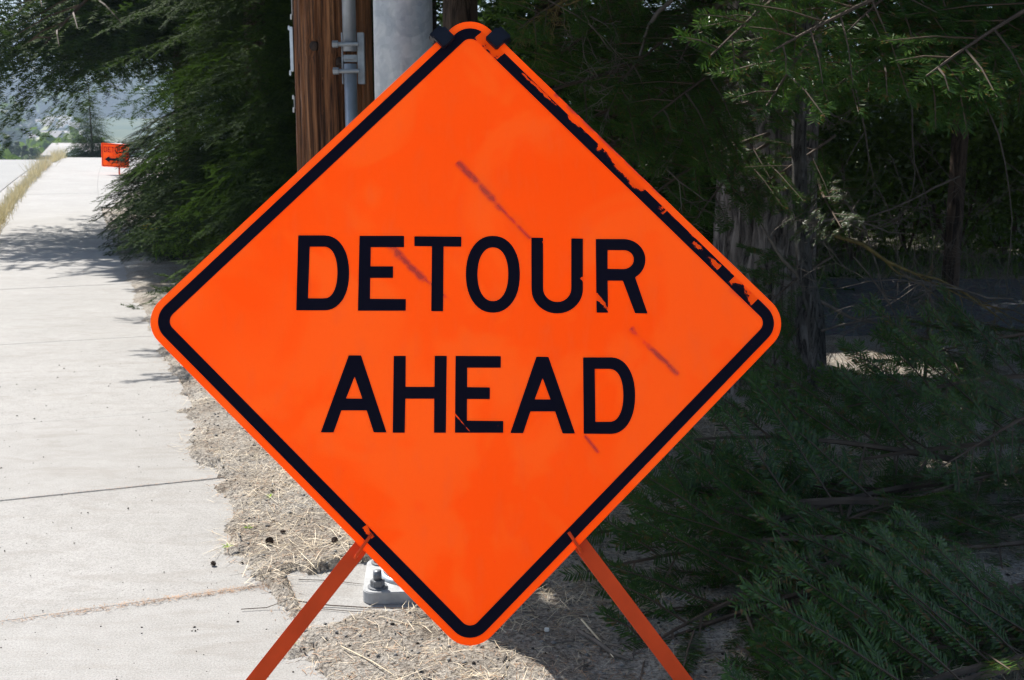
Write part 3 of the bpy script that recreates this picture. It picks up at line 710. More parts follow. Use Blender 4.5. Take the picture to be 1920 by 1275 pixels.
# ------------------------------------------------------------------ second, distant sign
s2c = at(216, 291.5, 38.5); s2 = empty('road_work_sign', s2c); s2.rotation_euler = (math.radians(4), math.radians(3.2), math.radians(6))
tag(s2, 'small distant orange rectangular DETOUR sign with an arrow half hidden by the fir bush', 'road sign')
hw, hh = .45, .395
MB().prism(rrect(hw, hh, .04, 5), 0, .01).build('sign_panel', M_sign, s2)
r1 = rrect(hw-.025, hh-.025, .03, 5); r2 = rrect(hw-.045, hh-.045, .02, 5); n = len(r1)
MB().add([(a, -.003, b) for a, b in r1]+[(a, -.003, b) for a, b in r2], [(i, (i+1) % n, (i+1) % n+n, i+n) for i in range(n)]).build('border', M_letter, s2)
for k in ('D', 'E', 'T', 'O', 'U', 'R'):
    flat_shape([[((a-.006)*.80, (b-.13)*.95+.19) for a, b in l] for l in LOCAL[k]], -.004).build('letter', M_letter, s2)
MB().add([(a, -.004, b) for a, b in [(-.36, -.14), (-.18, -.02), (-.18, -.095), (.30, -.095), (.30, -.185), (-.18, -.185), (-.18, -.26)]], [(0, 1, 2, 3, 4, 5, 6)]).build('arrow', M_letter, s2)
gz = float(profile(38.5))-s2c[2]
MB().box((.12, .03, (gz-.3)/2), (.05, .03, -gz+.3)).build('post', M_leg, s2)

# ------------------------------------------------------------------ trees
# left stand beside the sidewalk
conifer('tall dark fir leaning boughs far out over the sidewalk, top left', -6.0, 21.0, 15, 4.9, 4.1, 190, .2, seed=1, fine=True)
conifer('dense fir whose lowest boughs sweep the ground beside the path', -3.9, 17.4, 13, 2.5, .25, 280, .17, seed=2, fine=True)
conifer('fir left of the timber pole, boughs hanging above the green bush', -3.2, 14.4, 12, 2.0, 1.25, 230, .15, seed=3, fine=True)
conifer('dark fir just behind the left edge of the timber pole', -2.1, 12.3, 12, 1.9, .15, 250, .15, seed=4, fine=True)
conifer('fir in deep shade behind the two poles', -1.2, 16.0, 14, 2.9, .3, 110, .18, seed=5)
conifer('fir with a reddish trunk just right of the steel pole', -.42, 9.4, 12, 3.5, 3.7, 230, .15, seed=6, shape=.55, skew=True, fine=True)
conifer('shadowed fir behind the right edge of the orange sign', 1.3, 13.5, 14, 3.0, .5, 110, .2, seed=7)
conifer('fir at the back of the clearing, left of the gravel', 3.0, 18.5, 14, 3.0, .2, 110, .2, seed=8)
conifer('tree with a bare straight dark trunk beside the gravel', 4.80, 12.2, 15, 3.3, 3.0, 90, .085, seed=9)
conifer('fir shading the gravel at the right edge', 8.2, 12.6, 15, 3.8, 3.2, 90, .2, seed=10)
conifer('fir behind the gravel near the right edge', 7.2, 19.5, 15, 3.4, .8, 100, .2, seed=11)
conifer('tall fir outside the right edge, shading the clearing', 5.6, 7.6, 14, 3.4, 3.0, 80, .2, seed=12)
conifer('tallest fir at the back right', 11, 17, 16, 4.0, .5, 90, .25, seed=13)
conifer('fir closing the back of the clearing', 5.0, 23.5, 16, 3.8, .3, 100, .25, seed=14)
conifer('fir deep in the wood behind the steel pole', .6, 19.0, 16, 3.6, .3, 100, .25, seed=15)
conifer('fir deep in the wood between path and poles', -2.6, 21.0, 16, 3.4, .3, 100, .25, seed=16)
conifer('far fir at the back right of the clearing', 9.5, 24.0, 17, 4.2, .3, 90, .25, seed=17)
conifer('young fir leaning over the path where it crests', *at(172, 262, 56)[:2], 3.6, 1.7, .3, 190, .05, seed=18, vis_z=9)
# big furrowed fir trunk behind the sign
B0 = np.array([1.68, 7.45, 0])
big = empty('fir_tree', (1.68, 7.45, 0)); tag(big, 'big fir with thick furrowed grey trunk right of the orange sign', 'tree')
tm = []; n = 110; zs = np.arange(-.15, 6, .035); v = []; f = []
for z in zs:
    r = .335-.012*z+.10*math.exp(-max(z, 0)*2.2)
    for k in range(n):
        a = 2*math.pi*k/n; ca, sa = math.cos(a), math.sin(a)
        q = mnoise.noise(Vector((ca*5.5, sa*5.5, z*.9))); q2 = mnoise.noise(Vector((ca*13+9, sa*13, z*2.0))); q3 = mnoise.noise(Vector((ca*30, sa*30, z*7)))
        rr_ = r+.012*q-.034*max(0, 1-abs(q2)*6.5)+.007*q3; v.append((rr_*ca, rr_*sa, z))
for i in range(len(zs)-1):
    for k in range(n): a = i*n+k; b = i*n+(k+1) % n; f.append((a, b, b+n, a+n))
MB().add(v, f).build('trunk', M_bark, big, True)
parts = []; rr = np.random.default_rng(5)
for i in range(340):
    u = i/340; z = 2.9+10*u; az = i*2.4; L = (4.0 if math.cos(az-math.radians(215)) > .1 else 3.0)*(1-u)**.6*(.75+.35*rr.random())+.3; pt = -.22*rr.random()+.05
    dq = np.array([math.cos(az), math.sin(az), 0])

    d = np.array([math.cos(az)*math.cos(pt), math.sin(az)*math.cos(pt), math.sin(pt)]); R, _ = frame_from((0, 0, 0), d, rr.normal()*.2)
    k = int(rr.integers(3)); parts.append((place(CRUDE[k][0], R, L, np.array([0, 0, z])), CRUDE[k][1]))
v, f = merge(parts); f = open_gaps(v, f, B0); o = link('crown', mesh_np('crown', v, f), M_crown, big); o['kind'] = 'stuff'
def nb(tree, base, r, t, k, **kw): near_bough(tree, at(*r)-base, at(*t)-base, k, **kw)
bigb = [((1330, 70, 6.6), (1010, 115, 5.0)), ((1380, 130, 6.7), (1060, 175, 5.2)), ((1420, -20, 6.2), (1170, 60, 5.0)), ((1400, 60, 6.0), (1220, 140, 5.0)),
        ((1500, 20, 6.2), (1260, 120, 4.8)), ((1420, 180, 6.6), (1130, 235, 5.6)), ((1440, 250, 6.7), (1200, 330, 5.6)), ((1450, 270, 6.7), (1300, 345, 5.6)),
        ((1560, 250, 6.7), (1400, 330, 5.9)), ((1430, 90, 6.6), (1330, 190, 5.4)),
        ((1560, 480, 6.7), (1430, 560, 5.8)), ((1540, 330, 6.6), (1560, 380, 5.6)), ((1300, -60, 6.4), (1060, 20, 5.4)), ((1200, -80, 6.0), (1000, -10, 5.0)), ((1350, 10, 6.0), (1290, 60, 5.0)), ((1500, 620, 6.9), (1430, 700, 6.0))]
for k, (r, t) in enumerate(bigb): nb(big, B0, r, (t[0], t[1]+25, t[2]+.25), k, roll=(-.55 if r[0] > t[0] else .5)+.25*((k*7) % 5-2)/2)
# near low fir, its trunk outside the right edge
low = empty('fir_tree', (2.55, 5.0, 0)); LB = np.array([2.55, 5.0, 0]); tag(low, 'low spreading fir whose boughs fill the lower right corner', 'tree')
trunk_mesh([(0, 0, -.1), (.05, .1, 2), (0, .1, 4.5)], [.11, .08, .03], 12, .07, 3, 8).build('trunk', M_bark, low, True)
lowb = [((1800, 850, 5.3), (1340, 790, 4.6)), ((1780, 900, 5.1), (1200, 935, 4.5)), ((1700, 960, 4.8), (1120, 975, 4.2)), ((1690, 1060, 4.6), (1080, 1045, 4.0)),
        ((1650, 1010, 4.6), (1260, 1130, 4.0)), ((1960, 1090, 4.4), (1400, 1205, 3.75)), ((2050, 1240, 4.1), (1480, 1250, 3.55)), ((2000, 1000, 4.6), (1520, 1030, 4.15)),
        ((2000, 800, 5.3), (1500, 775, 4.8)), ((2050, 870, 5.0), (1640, 850, 4.5)), ((1950, 1130, 4.4), (1600, 1130, 3.95)), ((1750, 930, 4.9), (1420, 900, 4.35)),
        ((2080, 1200, 4.2), (1700, 1200, 3.7)), ((1650, 980, 4.8), (1330, 1010, 4.2)), ((2000, 720, 5.6), (1620, 690, 5.1)), ((2050, 940, 4.9), (1760, 960, 4.4)), ((1560, 900, 5.0), (1290, 870, 4.5)),
        ((2100, 1310, 3.9), (1800, 1290, 3.5)), ((2000, 1250, 3.6), (1450, 1290, 3.2)), ((1900, 1180, 3.8), (1430, 1240, 3.2)), ((2000, 1180, 4.0), (1620, 1250, 3.4)), ((1750, 1040, 4.5), (1200, 1110, 3.9)), ((1680, 1030, 4.5), (1130, 1010, 3.8)), ((2000, 1060, 4.4), (1650, 1100, 3.9)), ((1850, 1080, 4.7), (1560, 1230, 4.1)), ((2050, 620, 6.0), (1700, 630, 5.5)), ((2000, 760, 5.0), (1760, 790, 4.6))]
for k, (r, t) in enumerate(lowb):
    jy = (0, 70, -10, 110, 35)[k % 5]; nb(low, LB, clampY(r, .93), clampY((t[0]+jy*.3, t[1]+jy, t[2]), .86), k+1, roll=(-.75, -.35, -1.0, .1, -.55, .45)[k % 6], wide=(1.1, .8, 1.25, .95)[k % 4])
topb = [((1640, -120, 4.5), (1380, 60, 3.85)), ((1700, -110, 4.5), (1440, 120, 3.8)), ((1800, -100, 4.4), (1500, 40, 3.7)), ((1950, -60, 4.5), (1560, 100, 3.9)),
        ((2050, -60, 4.4), (1640, 60, 3.75)), ((2080, 0, 4.3), (1720, 110, 3.8)), ((2080, -90, 4.3), (1780, 60, 3.6)), ((2100, 30, 4.3), (1850, 90, 3.75)), ((1900, -140, 4.5), (1600, -20, 3.9)), ((1600, -160, 4.6), (1410, -10, 4.0))]
for k, (r, t) in enumerate(topb): nb(low, LB, r, t, k+2, roll=-.6+.35*((k*3) % 5-2)/2, wide=1.1)
# bare limbs and twigs of the big fir and the low fir
deads = [((1180, -40, 5.6), (-.35, -.15, -.16), .55, .016, M_moss), ((1260, 0, 5.6), (-.5, .0, -.45), .6, .012, M_dead), ((1060, -20, 5.6), (.5, .1, -.45), .5, .006, M_dead), ((1230, 60, 5.8), (.2, .1, -.5), .5, .008, M_dead),
         ((1010, -20, 5.4), (.3, .1, -.3), .5, .004, M_dead), ((1160, 260, 6.2), (.5, 0, -.3), .6, .008, M_dead), ((1460, 200, 6.9), (.35, -.2, -.22), .35, .026, M_dead)]
for i, (r, d, L, rad, mm) in enumerate(deads): dead_branch(big, at(*r)-B0, d, L, rad, 50+i, mm, 3)
deads = [((1560, 440, 6.4), (.6, 0, -.25), 1.25, .013, M_moss, .35), ((1600, 150, 7), (.2, .1, -.5), 1.2, .006, M_dead, .2), ((1700, 160, 7.5), (.3, .1, -.6), 1.2, .006, M_dead, .2), ((1540, 330, 6.6), (.6, .1, -.3), 1.1, .009, M_dead, .3),
         ((1600, 480, 6.2), (.4, 0, -.5), 1.0, .006, M_dead, .4), ((1540, 620, 6.0), (.6, .1, .1), 1.0, .007, M_dead, .4), ((1560, 930, 4.9), (.6, 0, -.5), .5, .008, M_moss, .1), ((1690, 1070, 4.5), (.6, .1, -.1), .8, .007, M_moss, .1),
         ((1640, 760, 5.6), (.5, 0, -.3), .7, .006, M_dead, .2), ((1850, 200, 7.2), (.2, 0, -.6), 1.3, .006, M_dead, .2), ((1900, 560, 6.0), (-.6, 0, .1), 1.0, .006, M_dead, .3), ((1450, 850, 5.2), (-.4, 0, -.4), .6, .006, M_dead, .1), ((1800, 330, 7.2), (-.6, 0, -.3), 1.1, .007, M_dead, .3)]
for i, (r, d, L, rad, mm, sg) in enumerate(deads): dead_branch(low, at(*r)-LB, d, L, rad, 70+i, mm, 3, sag=sg)
# slender crooked trunk beside it
th_ = [at(1498, 250, 6.35), at(1500, 400, 6.35), at(1508, 500, 6.3), at(1530, 590, 6.25), at(1533, 680, 6.2), at(1500, 770, 6.2), at(1490, 860, 6.15)]
b0 = th_[-1].copy(); b0[2] = 0; sl_ = empty('slender_tree', b0); tag(sl_, 'slender crooked grey trunk leaning in front of the big fir trunk', 'tree')
pp = [p-b0 for p in [th_[0]+[-.05, 0, 2.2], th_[0]+[0, 0, 1.0]]+th_+[b0+[0, 0, -.05]]][::-1]
trunk_mesh(pp, [.06, .055, .052, .050, .048, .046, .044, .042, .035, .02], 10, .07, 9, 5).build('trunk', M_bark2, sl_, True)
for i, (r, d, L) in enumerate([((1530, 560, 6.25), (.5, 0, -.35), .8), ((1505, 420, 6.3), (.5, .1, .2), .7), ((1520, 700, 6.2), (-.4, -.1, -.5), .5), ((1500, 520, 6.3), (-.5, 0, .3), .5)]): dead_branch(sl_, at(*r)-b0, d, L, .012, 90+i, M_dead, 2, 'twig')

parts = []; r = np.random.default_rng(61)
for i in range(60):
    xx = r.uniform(-5, 22); yy = r.uniform(27, 34); v_, f_ = leaf_cloud(900, (xx, yy, 2.8+1.2*r.random()), (1.8, 1.6, 3.8), .16, .24, 500+i, .2); parts.append((v_, np.concatenate([f_[:, :3], f_[:, [0, 2, 3]]])))
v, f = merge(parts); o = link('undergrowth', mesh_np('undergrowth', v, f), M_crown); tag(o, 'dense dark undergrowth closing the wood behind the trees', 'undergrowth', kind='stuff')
# shrubs and saplings
spots = [(1600, 15.5, 1.2, 1.3), (1700, 16.5, 1.3, 1.6), (1790, 15.2, 1.2, 1.5), (1880, 16.2, 1.4, 1.5), (1960, 15, 1.3, 1.5), (1520, 17.5, 1.3, 1.3), (1400, 16, 1.4, 1.2), (1250, 15, 1.4, 1.3)]
lab = ['leafy shrub behind the gravel, nearest the crooked trunk', 'glossy leafy shrub left of the bare dark trunk', 'leafy shrub directly behind the bare dark trunk', 'leafy shrub right of the bare dark trunk',
       'leafy shrub cut by the right edge behind the gravel', 'leafy shrub hidden behind the crooked trunk', 'leafy shrub behind the big fir trunk', 'leafy shrub in shade above the sign edge']
for i, ((px, yy, rx, rz), l) in enumerate(zip(spots, lab)):
    x = (px-960)/FPX*yy; shrub(l, x, yy, (rx, rx, rz), 5200, .055, .085, M_broad, 200+i, group='leafy shrubs at the back of the clearing')
q = gnd(1600, 690); sap = empty('fir_sapling', (q[0]+.1, 7.0, 0)); tag(sap, 'small bushy fir sapling in front of the gravel', 'sapling')
MB().tube([(0, 0, -.02), (0, 0, .95)], [.014, .004], 6).build('trunk', M_twig, sap)
for k in range(16):
    z = .12+.05*k; a = k*2.4; L = .5*(1-z/1.1)+.12; near_bough(sap, (0, 0, z), (L*math.cos(a), L*math.sin(a), z-.05), k, tmpl=MID)
q = gnd(362, 497); shrub('low bright green bush with feathery leaves at the path edge, behind the sign', q[0]+.05, q[1]-.1, (.48, .3, .30), 3200, .018, .07, M_weed, 301, hollow=.1)
# low fir bush sweeping over the path edge: hi-detail boughs
bush = empty('fir_bush', (-4.95, 16.7, 0)); tag(bush, 'dark fir bush bulging over the right side of the sidewalk', 'bush'); BB = np.array([-4.95, 16.7, 0])
rr = np.random.default_rng(77)
for k in range(46):
    a = rr.uniform(2.4, 5.6); z = .15+1.15*rr.random(); L = (1.15-.2*z)*(.7+.4*rr.random()); pt = -.1-.25*rr.random()+.15
    near_bough(bush, (0, 0, z), (L*math.cos(a), L*math.sin(a), z+L*math.sin(pt)), k, tmpl=MID, wide=1.15, roll=rr.normal()*.2, mt=M_needle)
path_fir = next(o for o in bpy.data.objects if str(o.get('label', '')).startswith('dense fir whose lowest')); PB = np.array(path_fir.location)
for k, (a, b) in enumerate([((330, 235, 17.5), (214, 262, 18.5)), ((345, 245, 17.5), (224, 285, 18)), ((345, 265, 17.2), (226, 270, 18)), ((345, 275, 17.1), (218, 303, 18)), ((320, 250, 17.5), (219, 250, 18)), ((345, 300, 17.1), (212, 322, 17.6)), ((330, 270, 17.3), (222, 300, 18.4)), ((330, 290, 17), (205, 335, 18)), ((340, 320, 16.8), (180, 355, 17.6)), ((340, 350, 16.5), (172, 392, 17)), ((330, 210, 17.5), (235, 240, 18.2)), ((340, 380, 16.2), (190, 420, 16.6)), ((340, 250, 17), (240, 290, 17.6)), ((360, 300, 17), (215, 318, 17.2))]):
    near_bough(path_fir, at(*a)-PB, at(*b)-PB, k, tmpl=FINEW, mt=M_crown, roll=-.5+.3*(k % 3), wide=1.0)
f3 = next(o for o in bpy.data.objects if str(o.get('label', '')).startswith('fir left of the timber pole')); F3 = np.array(f3.location)
for k, (a, b) in enumerate([((-3.3, 13.2, 4.2), (-4.3, 10.2, 3.3)), ((-3.6, 13.8, 4.2), (-5.5, 12.5, 3.6)), ((-3.2, 13.0, 4.6), (-4.0, 9.5, 3.7))]):
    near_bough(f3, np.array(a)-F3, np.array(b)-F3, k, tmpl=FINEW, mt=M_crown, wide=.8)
# flowers
q = gnd(322, 497); fl = empty('yellow_flowers', (q[0]-.15, q[1]-.2, float(ground_z(np.array(q[0]), np.array(q[1]))))); tag(fl, 'few tall stems of small yellow flowers beside the green bush', 'flowers')
for i in range(7):
    a = rr.random()*6.28; tip = np.array([.15*math.cos(a)-.1+.06*i*.5, .1*math.sin(a), .42+.18*rr.random()])
    MB().tube([(0, 0, 0), tip*.5+[.03, 0, .04], tip], .0035, 4).build('stem', M_weed, fl)
    mm = MB()
    for k in range(8): mm.tube([tip, tip+np.array([.03*math.cos(k*.785), .03*math.sin(k*.785), .008])], [.004, .009], 4)
    mm.build('flower_head', M_flower, fl)

# ------------------------------------------------------------------ ground cover and litter
def scatter(n, x0, x1, y0, y1, seed, dens=lambda x, y: 1.0, thr=None):
    r = np.random.default_rng(seed); x = r.uniform(x0, x1, n*4); y = y0+(y1-y0)*r.random(n*4)**1.35
    m = verge_h(x, y)[1]; keep = ((m > .35) | ((m > .02) & (r.random(n*4) < .5))) & (r.random(n*4) < dens(x, y)); return x[keep][:n], y[keep][:n]
def litter(name, n, box, L, W, mt, seed, up=.25, dens=lambda x, y: np.ones_like(x), lift=.004):
    r = np.random.default_rng(seed); x, y = scatter(n, *box, seed, dens); z = np.maximum(ground_z(x, y), profile(y)+.001)+lift*r.random(len(x))
    k = len(x); a = r.random(k)*6.283; e = np.abs(r.standard_normal(k))*up; d = np.stack([np.cos(a)*np.cos(e), np.sin(a)*np.cos(e), np.sin(e)], -1)
    ln = (L[0]+(L[1]-L[0])*r.random(k)**2)[:, None]; P0 = np.stack([x, y, z], -1)-d*ln*.3*[1, 1, 0]; sd = nrm(np.cross(d, r.standard_normal((k, 3))*[.3, .3, .3]+[0, 0, 1]))
    bend = r.standard_normal((k, 3))*.12+[0, 0, .12]; w = (W*(.6+.8*r.random(k)))[:, None]
    P1 = P0+d*ln*.5+bend*ln*.5*[1, 1, .5]; P2 = P0+d*ln+bend*ln*.2*[1, 1, -.2]
    v = np.stack([P0-sd*w*.5, P0+sd*w*.5, P1+sd*w*.5, P1-sd*w*.5, P2+sd*w*.15, P2-sd*w*.15], 1).reshape(-1, 3); b = np.arange(k)[:, None]*6
    f = np.concatenate([b+[0, 1, 2, 3], b+[3, 2, 4, 5]], 0); o = link(name, mesh_np(name, v, f), mt); tag(o, kind='stuff'); return o
clump = lambda sc, lo, sd: (lambda x, y: (vnoise(x, y, sc, sd) > lo)*1.0*(.3+.7*vnoise(x, y, sc*3, sd+1)))
o = litter('dry_grass', 8500, (-2.6, 2.2, 2.9, 8.5), (.05, .17), .0017, M_straw, 1, .20, clump(2.2, .50, 11)); tag(o, 'bleached dry grass lying over the bare verge', 'dry grass')
o = litter('needle_litter', 36000, (-2.8, 3.4, 2.9, 9.5), (.015, .05), .0016, M_strawb, 2, .2); tag(o, 'brown fallen needles and bits on the soil', 'needle litter')
o = litter('pale_straw', 6000, (-2.2, 2.6, 2.9, 6.2), (.03, .10), .0013, M_straw, 3, .12); tag(o, 'short pale straw bits scattered over soil', 'straw')
o = litter('forest_grass', 9000, (2.0, 14, 13.5, 22), (.12, .35), .012, M_farleaf, 4, 1.0); tag(o, 'green grass at the back of the clearing', 'grass')
# loose stones and crumbs
def stones(name, n, box, r0, r1, mt, seed, onwalk=False, dens=None):
    r = np.random.default_rng(seed); x = r.uniform(box[0], box[1], n*4); y = box[2]+(box[3]-box[2])*r.random(n*4)**1.3; h, m = verge_h(x, y); s, p = sp(x, y)
    keep = ((m < .1) & (p > -1.2)) if onwalk else (m > .5)
    if dens is not None: keep &= dens(x, y)
    x, y, h = x[keep][:n], y[keep][:n], h[keep][:n]; z = profile(y)+(np.where(onwalk, .0, h)); k = len(x)
    base = np.array([(1, 0, 0), (-1, 0, 0), (0, 1, 0), (0, -1, 0), (0, 0, .7), (0, 0, -.7)], float); rad = r0+(r1-r0)*r.random(k)**3
    a = r.random(k)*6.28; v = base[None]*(rad[:, None, None])*(.6+.7*r.random((k, 6, 1))); ca, sa = np.cos(a)[:, None], np.sin(a)[:, None]
    v = np.stack([v[..., 0]*ca-v[..., 1]*sa+x[:, None], v[..., 0]*sa+v[..., 1]*ca+y[:, None], v[..., 2]+(z+rad*.3)[:, None]], -1).reshape(-1, 3)
    tri = np.array([(0, 2, 4), (2, 1, 4), (1, 3, 4), (3, 0, 4), (2, 0, 5), (1, 2, 5), (3, 1, 5), (0, 3, 5)]); f = (np.arange(k)[:, None, None]*6+tri[None]).reshape(-1, 3)
    o = link(name, mesh_np(name, v, f), mt); tag(o, kind='stuff'); return o
o = stones('gravel', 9000, (-2.6, 2.0, 3.0, 8.5), .002, .010, M_stone, 5); tag(o, 'small grey stones in the verge soil', 'gravel')
o = stones('crumbs', 420, (-3.6, .6, 2.9, 9), .0018, .006, M_crumb, 6, True); tag(o, 'dark crumbs of bark and grit on the concrete', 'debris')
o = stones('bark_chips', 2600, (-2.2, 2.6, 3.0, 8), .002, .009, M_crumb, 8); tag(o, 'dark bark chips in the verge soil', 'bark chips')
# grass growing in the joint along the kerb
r = np.random.default_rng(9); k = 5200; s = 12+46*r.random(k)**1.2; keep = vnoise(s, s*0, .7, 3) > .2; s = s[keep]; k = len(s)
p = -1.27+.07*r.standard_normal(k); x, y = unsp(s, p); z = profile(y); hgt = (.10+.30*r.random(k)**2)*(1+.9*(y > 36))
d = nrm(np.stack([.5*r.standard_normal(k), .5*r.standard_normal(k), np.ones(k)*1.3], -1)); P0 = np.stack([x, y, z], -1); sd = nrm(np.cross(d, r.standard_normal((k, 3))))
P1 = P0+d*hgt[:, None]*.6; P2 = P0+d*hgt[:, None]+r.standard_normal((k, 3))*.06; w_ = .005
v = np.stack([P0-sd*w_, P0+sd*w_, P1+sd*w_*.8, P1-sd*w_*.8, P2], 1).reshape(-1, 3); b = np.arange(k)[:, None]*5
f = np.concatenate([b+[0, 1, 2], b+[0, 2, 3], b+[3, 2, 4]], 0); o = link('kerb_grass', mesh_np('kerb_grass', v, f), M_drygrass); tag(o, 'dry yellow grass in the joint between sidewalk and kerb', 'grass', kind='stuff')
# brown needles caught in the joints
r = np.random.default_rng(10); k = 1300; u = r.random(k); a_ = r.random(k)
s = np.where(u < .6, 4.03-.02+.014*r.standard_normal(k), np.where(u < .75, 5.5+.008*r.standard_normal(k), 3.4+1.1*r.random(k))); p = np.where(u < .75, -.4+1.05*r.random(k)**.6, .665+.02*r.standard_normal(k))
x, y = unsp(s, p); P0 = np.stack([x, y, profile(y)+.002+.006*r.random(k)], -1); t = r.random(k)*6.28; d = np.stack([np.cos(t), np.sin(t), .15*r.standard_normal(k)], -1); ln = (.008+.02*r.random(k))[:, None]; sd = np.stack([-np.sin(t), np.cos(t), 0*t], -1)*.0011
v = np.stack([P0-sd, P0+sd, P0+d*ln+sd*.4], 1).reshape(-1, 3); o = link('joint_litter', mesh_np('joint_litter', v, np.arange(k)[:, None]*3+[0, 1, 2]), M_strawb); tag(o, 'brown needles gathered along the slab joints', 'needle litter', kind='stuff')

# pine cones
def cone(px, py, sz, label, a=0.0, flat=False):
    q = gnd(px, py); z = max(float(ground_z(q[0:1], q[1:2])[0]), 0); o = empty('pine_cone', (q[0], q[1], z+sz*.42)); o.rotation_euler = (random.random()*.6+1.2, .2, a); tag(o, label, 'pine cone', 'pine cones lying on the ground')
    m = MB(); m.tube([(0, 0, t*sz*.62) for t in (-1, -.5, 0, .5, 1)], [sz*.1, sz*.26, sz*.3, sz*.2, sz*.05], 7); m.build('core', M_cone, o)
    m = MB()
    for k in range(46):
        t = k/45; zz_ = (-1+2*t)*sz*.62; rad = sz*(.50*math.sin(math.pi*min(1, .16+.86*t))+.06); b = k*2.39996
        c, s = math.cos(b), math.sin(b); tx, ty = -s, c; w_ = sz*.13; e = (c*rad, s*rad, zz_+sz*.10)
        m.add([(c*rad*.25, s*rad*.25, zz_-sz*.02), (e[0]+tx*w_, e[1]+ty*w_, e[2]), (e[0]*1.08, e[1]*1.08, e[2]+sz*.05), (e[0]-tx*w_, e[1]-ty*w_, e[2]), (e[0]*.95, e[1]*.95, e[2]-sz*.05)], [(0, 1, 2, 3), (0, 4, 1), (0, 3, 4), (1, 4, 2), (4, 3, 2)])
    m.build('scales', M_cone, o); return o
cone(506, 1030, .030, 'largest dark pine cone on the straw left of the sign leg', .4)
cone(531, 1010, .018, 'small pine cone just right of the largest one', 2)
cone(400, 1060, .019, 'pine cone lying on the bare concrete', 1)
cone(628, 1030, .024, 'pine cone beside the left leg of the sign', 3)
cone(511, 938, .016, 'pine cone beside the tuft of yellow green weed', 5)
cone(333, 523, .05, 'pine cone on the verge at the left corner of the sign', 2)
cone(596, 953, .018, 'pine cone half hidden behind the lower left sign edge', 2.6)
cone(1012, 1110, .03, 'pine cone on the litter right of the sign base', 1.6)
# weeds
def weed(px, py, r_, n, label, hgt=.5):
    q = gnd(px, py); z = max(float(ground_z(q[0:1], q[1:2])[0]), 0); o = empty('weed', (q[0], q[1], z)); tag(o, label, 'weed', 'green weeds in the verge'); m = MB(); rr = random.Random(px)
    for k in range(n):
        a = k*2.4+rr.random(); L = r_*(.6+.6*rr.random()); e = hgt*(.4+.8*rr.random()); c, s = math.cos(a), math.sin(a); w_ = L*.11
        m.add([(0, 0, 0), (c*L*.5-s*w_, s*L*.5+c*w_, L*e*.7), (c*L, s*L, L*e*.8), (c*L*.5+s*w_, s*L*.5-c*w_, L*e*.7)], [(0, 1, 2, 3)])
    m.build('leaves', M_weed, o)
weed(426, 1030, .028, 11, 'green weed on the soil nearest the concrete edge')
weed(465, 1000, .024, 7, 'thin weed between straw and the pine cones')
weed(506, 948, .022, 14, 'yellow green weed tuft beside a pine cone', 1.2)
weed(545, 1218, .022, 22, 'feathery green weed just right of the left sign leg', .8)
weed(1330, 1180, .03, 9, 'weed in shade beside the right sign leg', .8)
# fallen twigs
def stick(pts, rad, label, mt=M_dead, z=.006, nm='twig'):
    ps = []
    for a in pts:
        q = gnd(*a); q[2] = max(float(ground_z(q[0:1], q[1:2])[0]), 0)+z+rad; ps.append(q)
    b0 = ps[0].copy(); o = MB().tube([p-b0 for p in ps], [rad]*(len(ps)-1)+[rad*.5], 6).build(nm, mt); o.location = b0; tag(o, label, 'twig'); return o
stick([(452, 1146), (500, 1143), (548, 1139)], .0016, 'thin twig on concrete left of the sign leg', M_twig)
stick([(560, 1138), (620, 1139), (700, 1144), (760, 1149), (800, 1148)], .0022, 'long dark twig lying before the steel base plate', M_twig)
stick([(590, 1144), (660, 1150), (730, 1152), (790, 1153)], .0014, 'thinner twig parallel to the long one before the base plate', M_twig)
stick([(666, 1155), (720, 1177), (790, 1195)], .0012, 'pale straw stem crossing the pad', M_straw, nm='straw_stem')
stick([(1085, 1203), (1120, 1225), (1150, 1245), (1180, 1256)], .008, 'thick fallen stick right of the sign base', M_dead)
stick([(1115, 1160), (1150, 1172), (1180, 1190)], .007, 'grey stick below the low fir boughs', M_dead)
stick([(1090, 1180), (1120, 1215), (1150, 1250)], .0035, 'pale thin stick crossing the thick one', M_straw)
stick([(560, 1090), (620, 1092), (690, 1100)], .0018, 'curved straw above the pad beside the sign leg', M_dead)
stick([(640, 1235), (700, 1265), (740, 1290)], .002, 'pale straw stem at the bottom edge', M_straw, nm='straw_stem')
stick([(420, 990), (450, 985)], .0015, 'short twig at the edge of the concrete', M_twig)
m = MB()
for i in range(60):
    a = random.uniform(940, 1500); b = random.uniform(1130, 1290); t = random.random()*3.14; L = random.uniform(25, 80)
    ps = [gnd(*q) for q in ((a, b), (a+L*.5*math.cos(t), b+L*.2*math.sin(t)+random.uniform(-5, 5)), (a+L*math.cos(t), b+L*.4*math.sin(t)))]
    for q in ps: q[2] = max(float(ground_z(q[0:1], q[1:2])[0]), 0)+.006
    m.tube(ps, random.uniform(.001, .003), 5)
o = m.build('fallen_twigs', M_dead); tag(o, 'thin pale twigs strewn in the shaded litter under the sign', 'twigs', kind='stuff')
q = gnd(1025, 1200); o = MB().box((0, 0, .008), (.016, .012, .012)).build('white_scrap', M_tagwhite, None, bevel=.002); o.location = (q[0], q[1], float(ground_z(q[0:1], q[1:2])[0])+.005); tag(o, 'tiny white scrap on the end of a fallen stick', 'litter')
q = at(1203, 905, 5.6); o = MB().add([(0, 0, 0), (.03, .01, .0), (.035, 0, .055), (.0, .01, .045)], [(0, 1, 2, 3)]).box((.015, .03, .02), (.02, .004, .03)).build('white_scrap', M_tagwhite); o.location = (q[0], q[1], .0+q[2]); tag(o, 'small white scrap caught behind the lower right sign edge', 'litter')  # two small thin white pieces

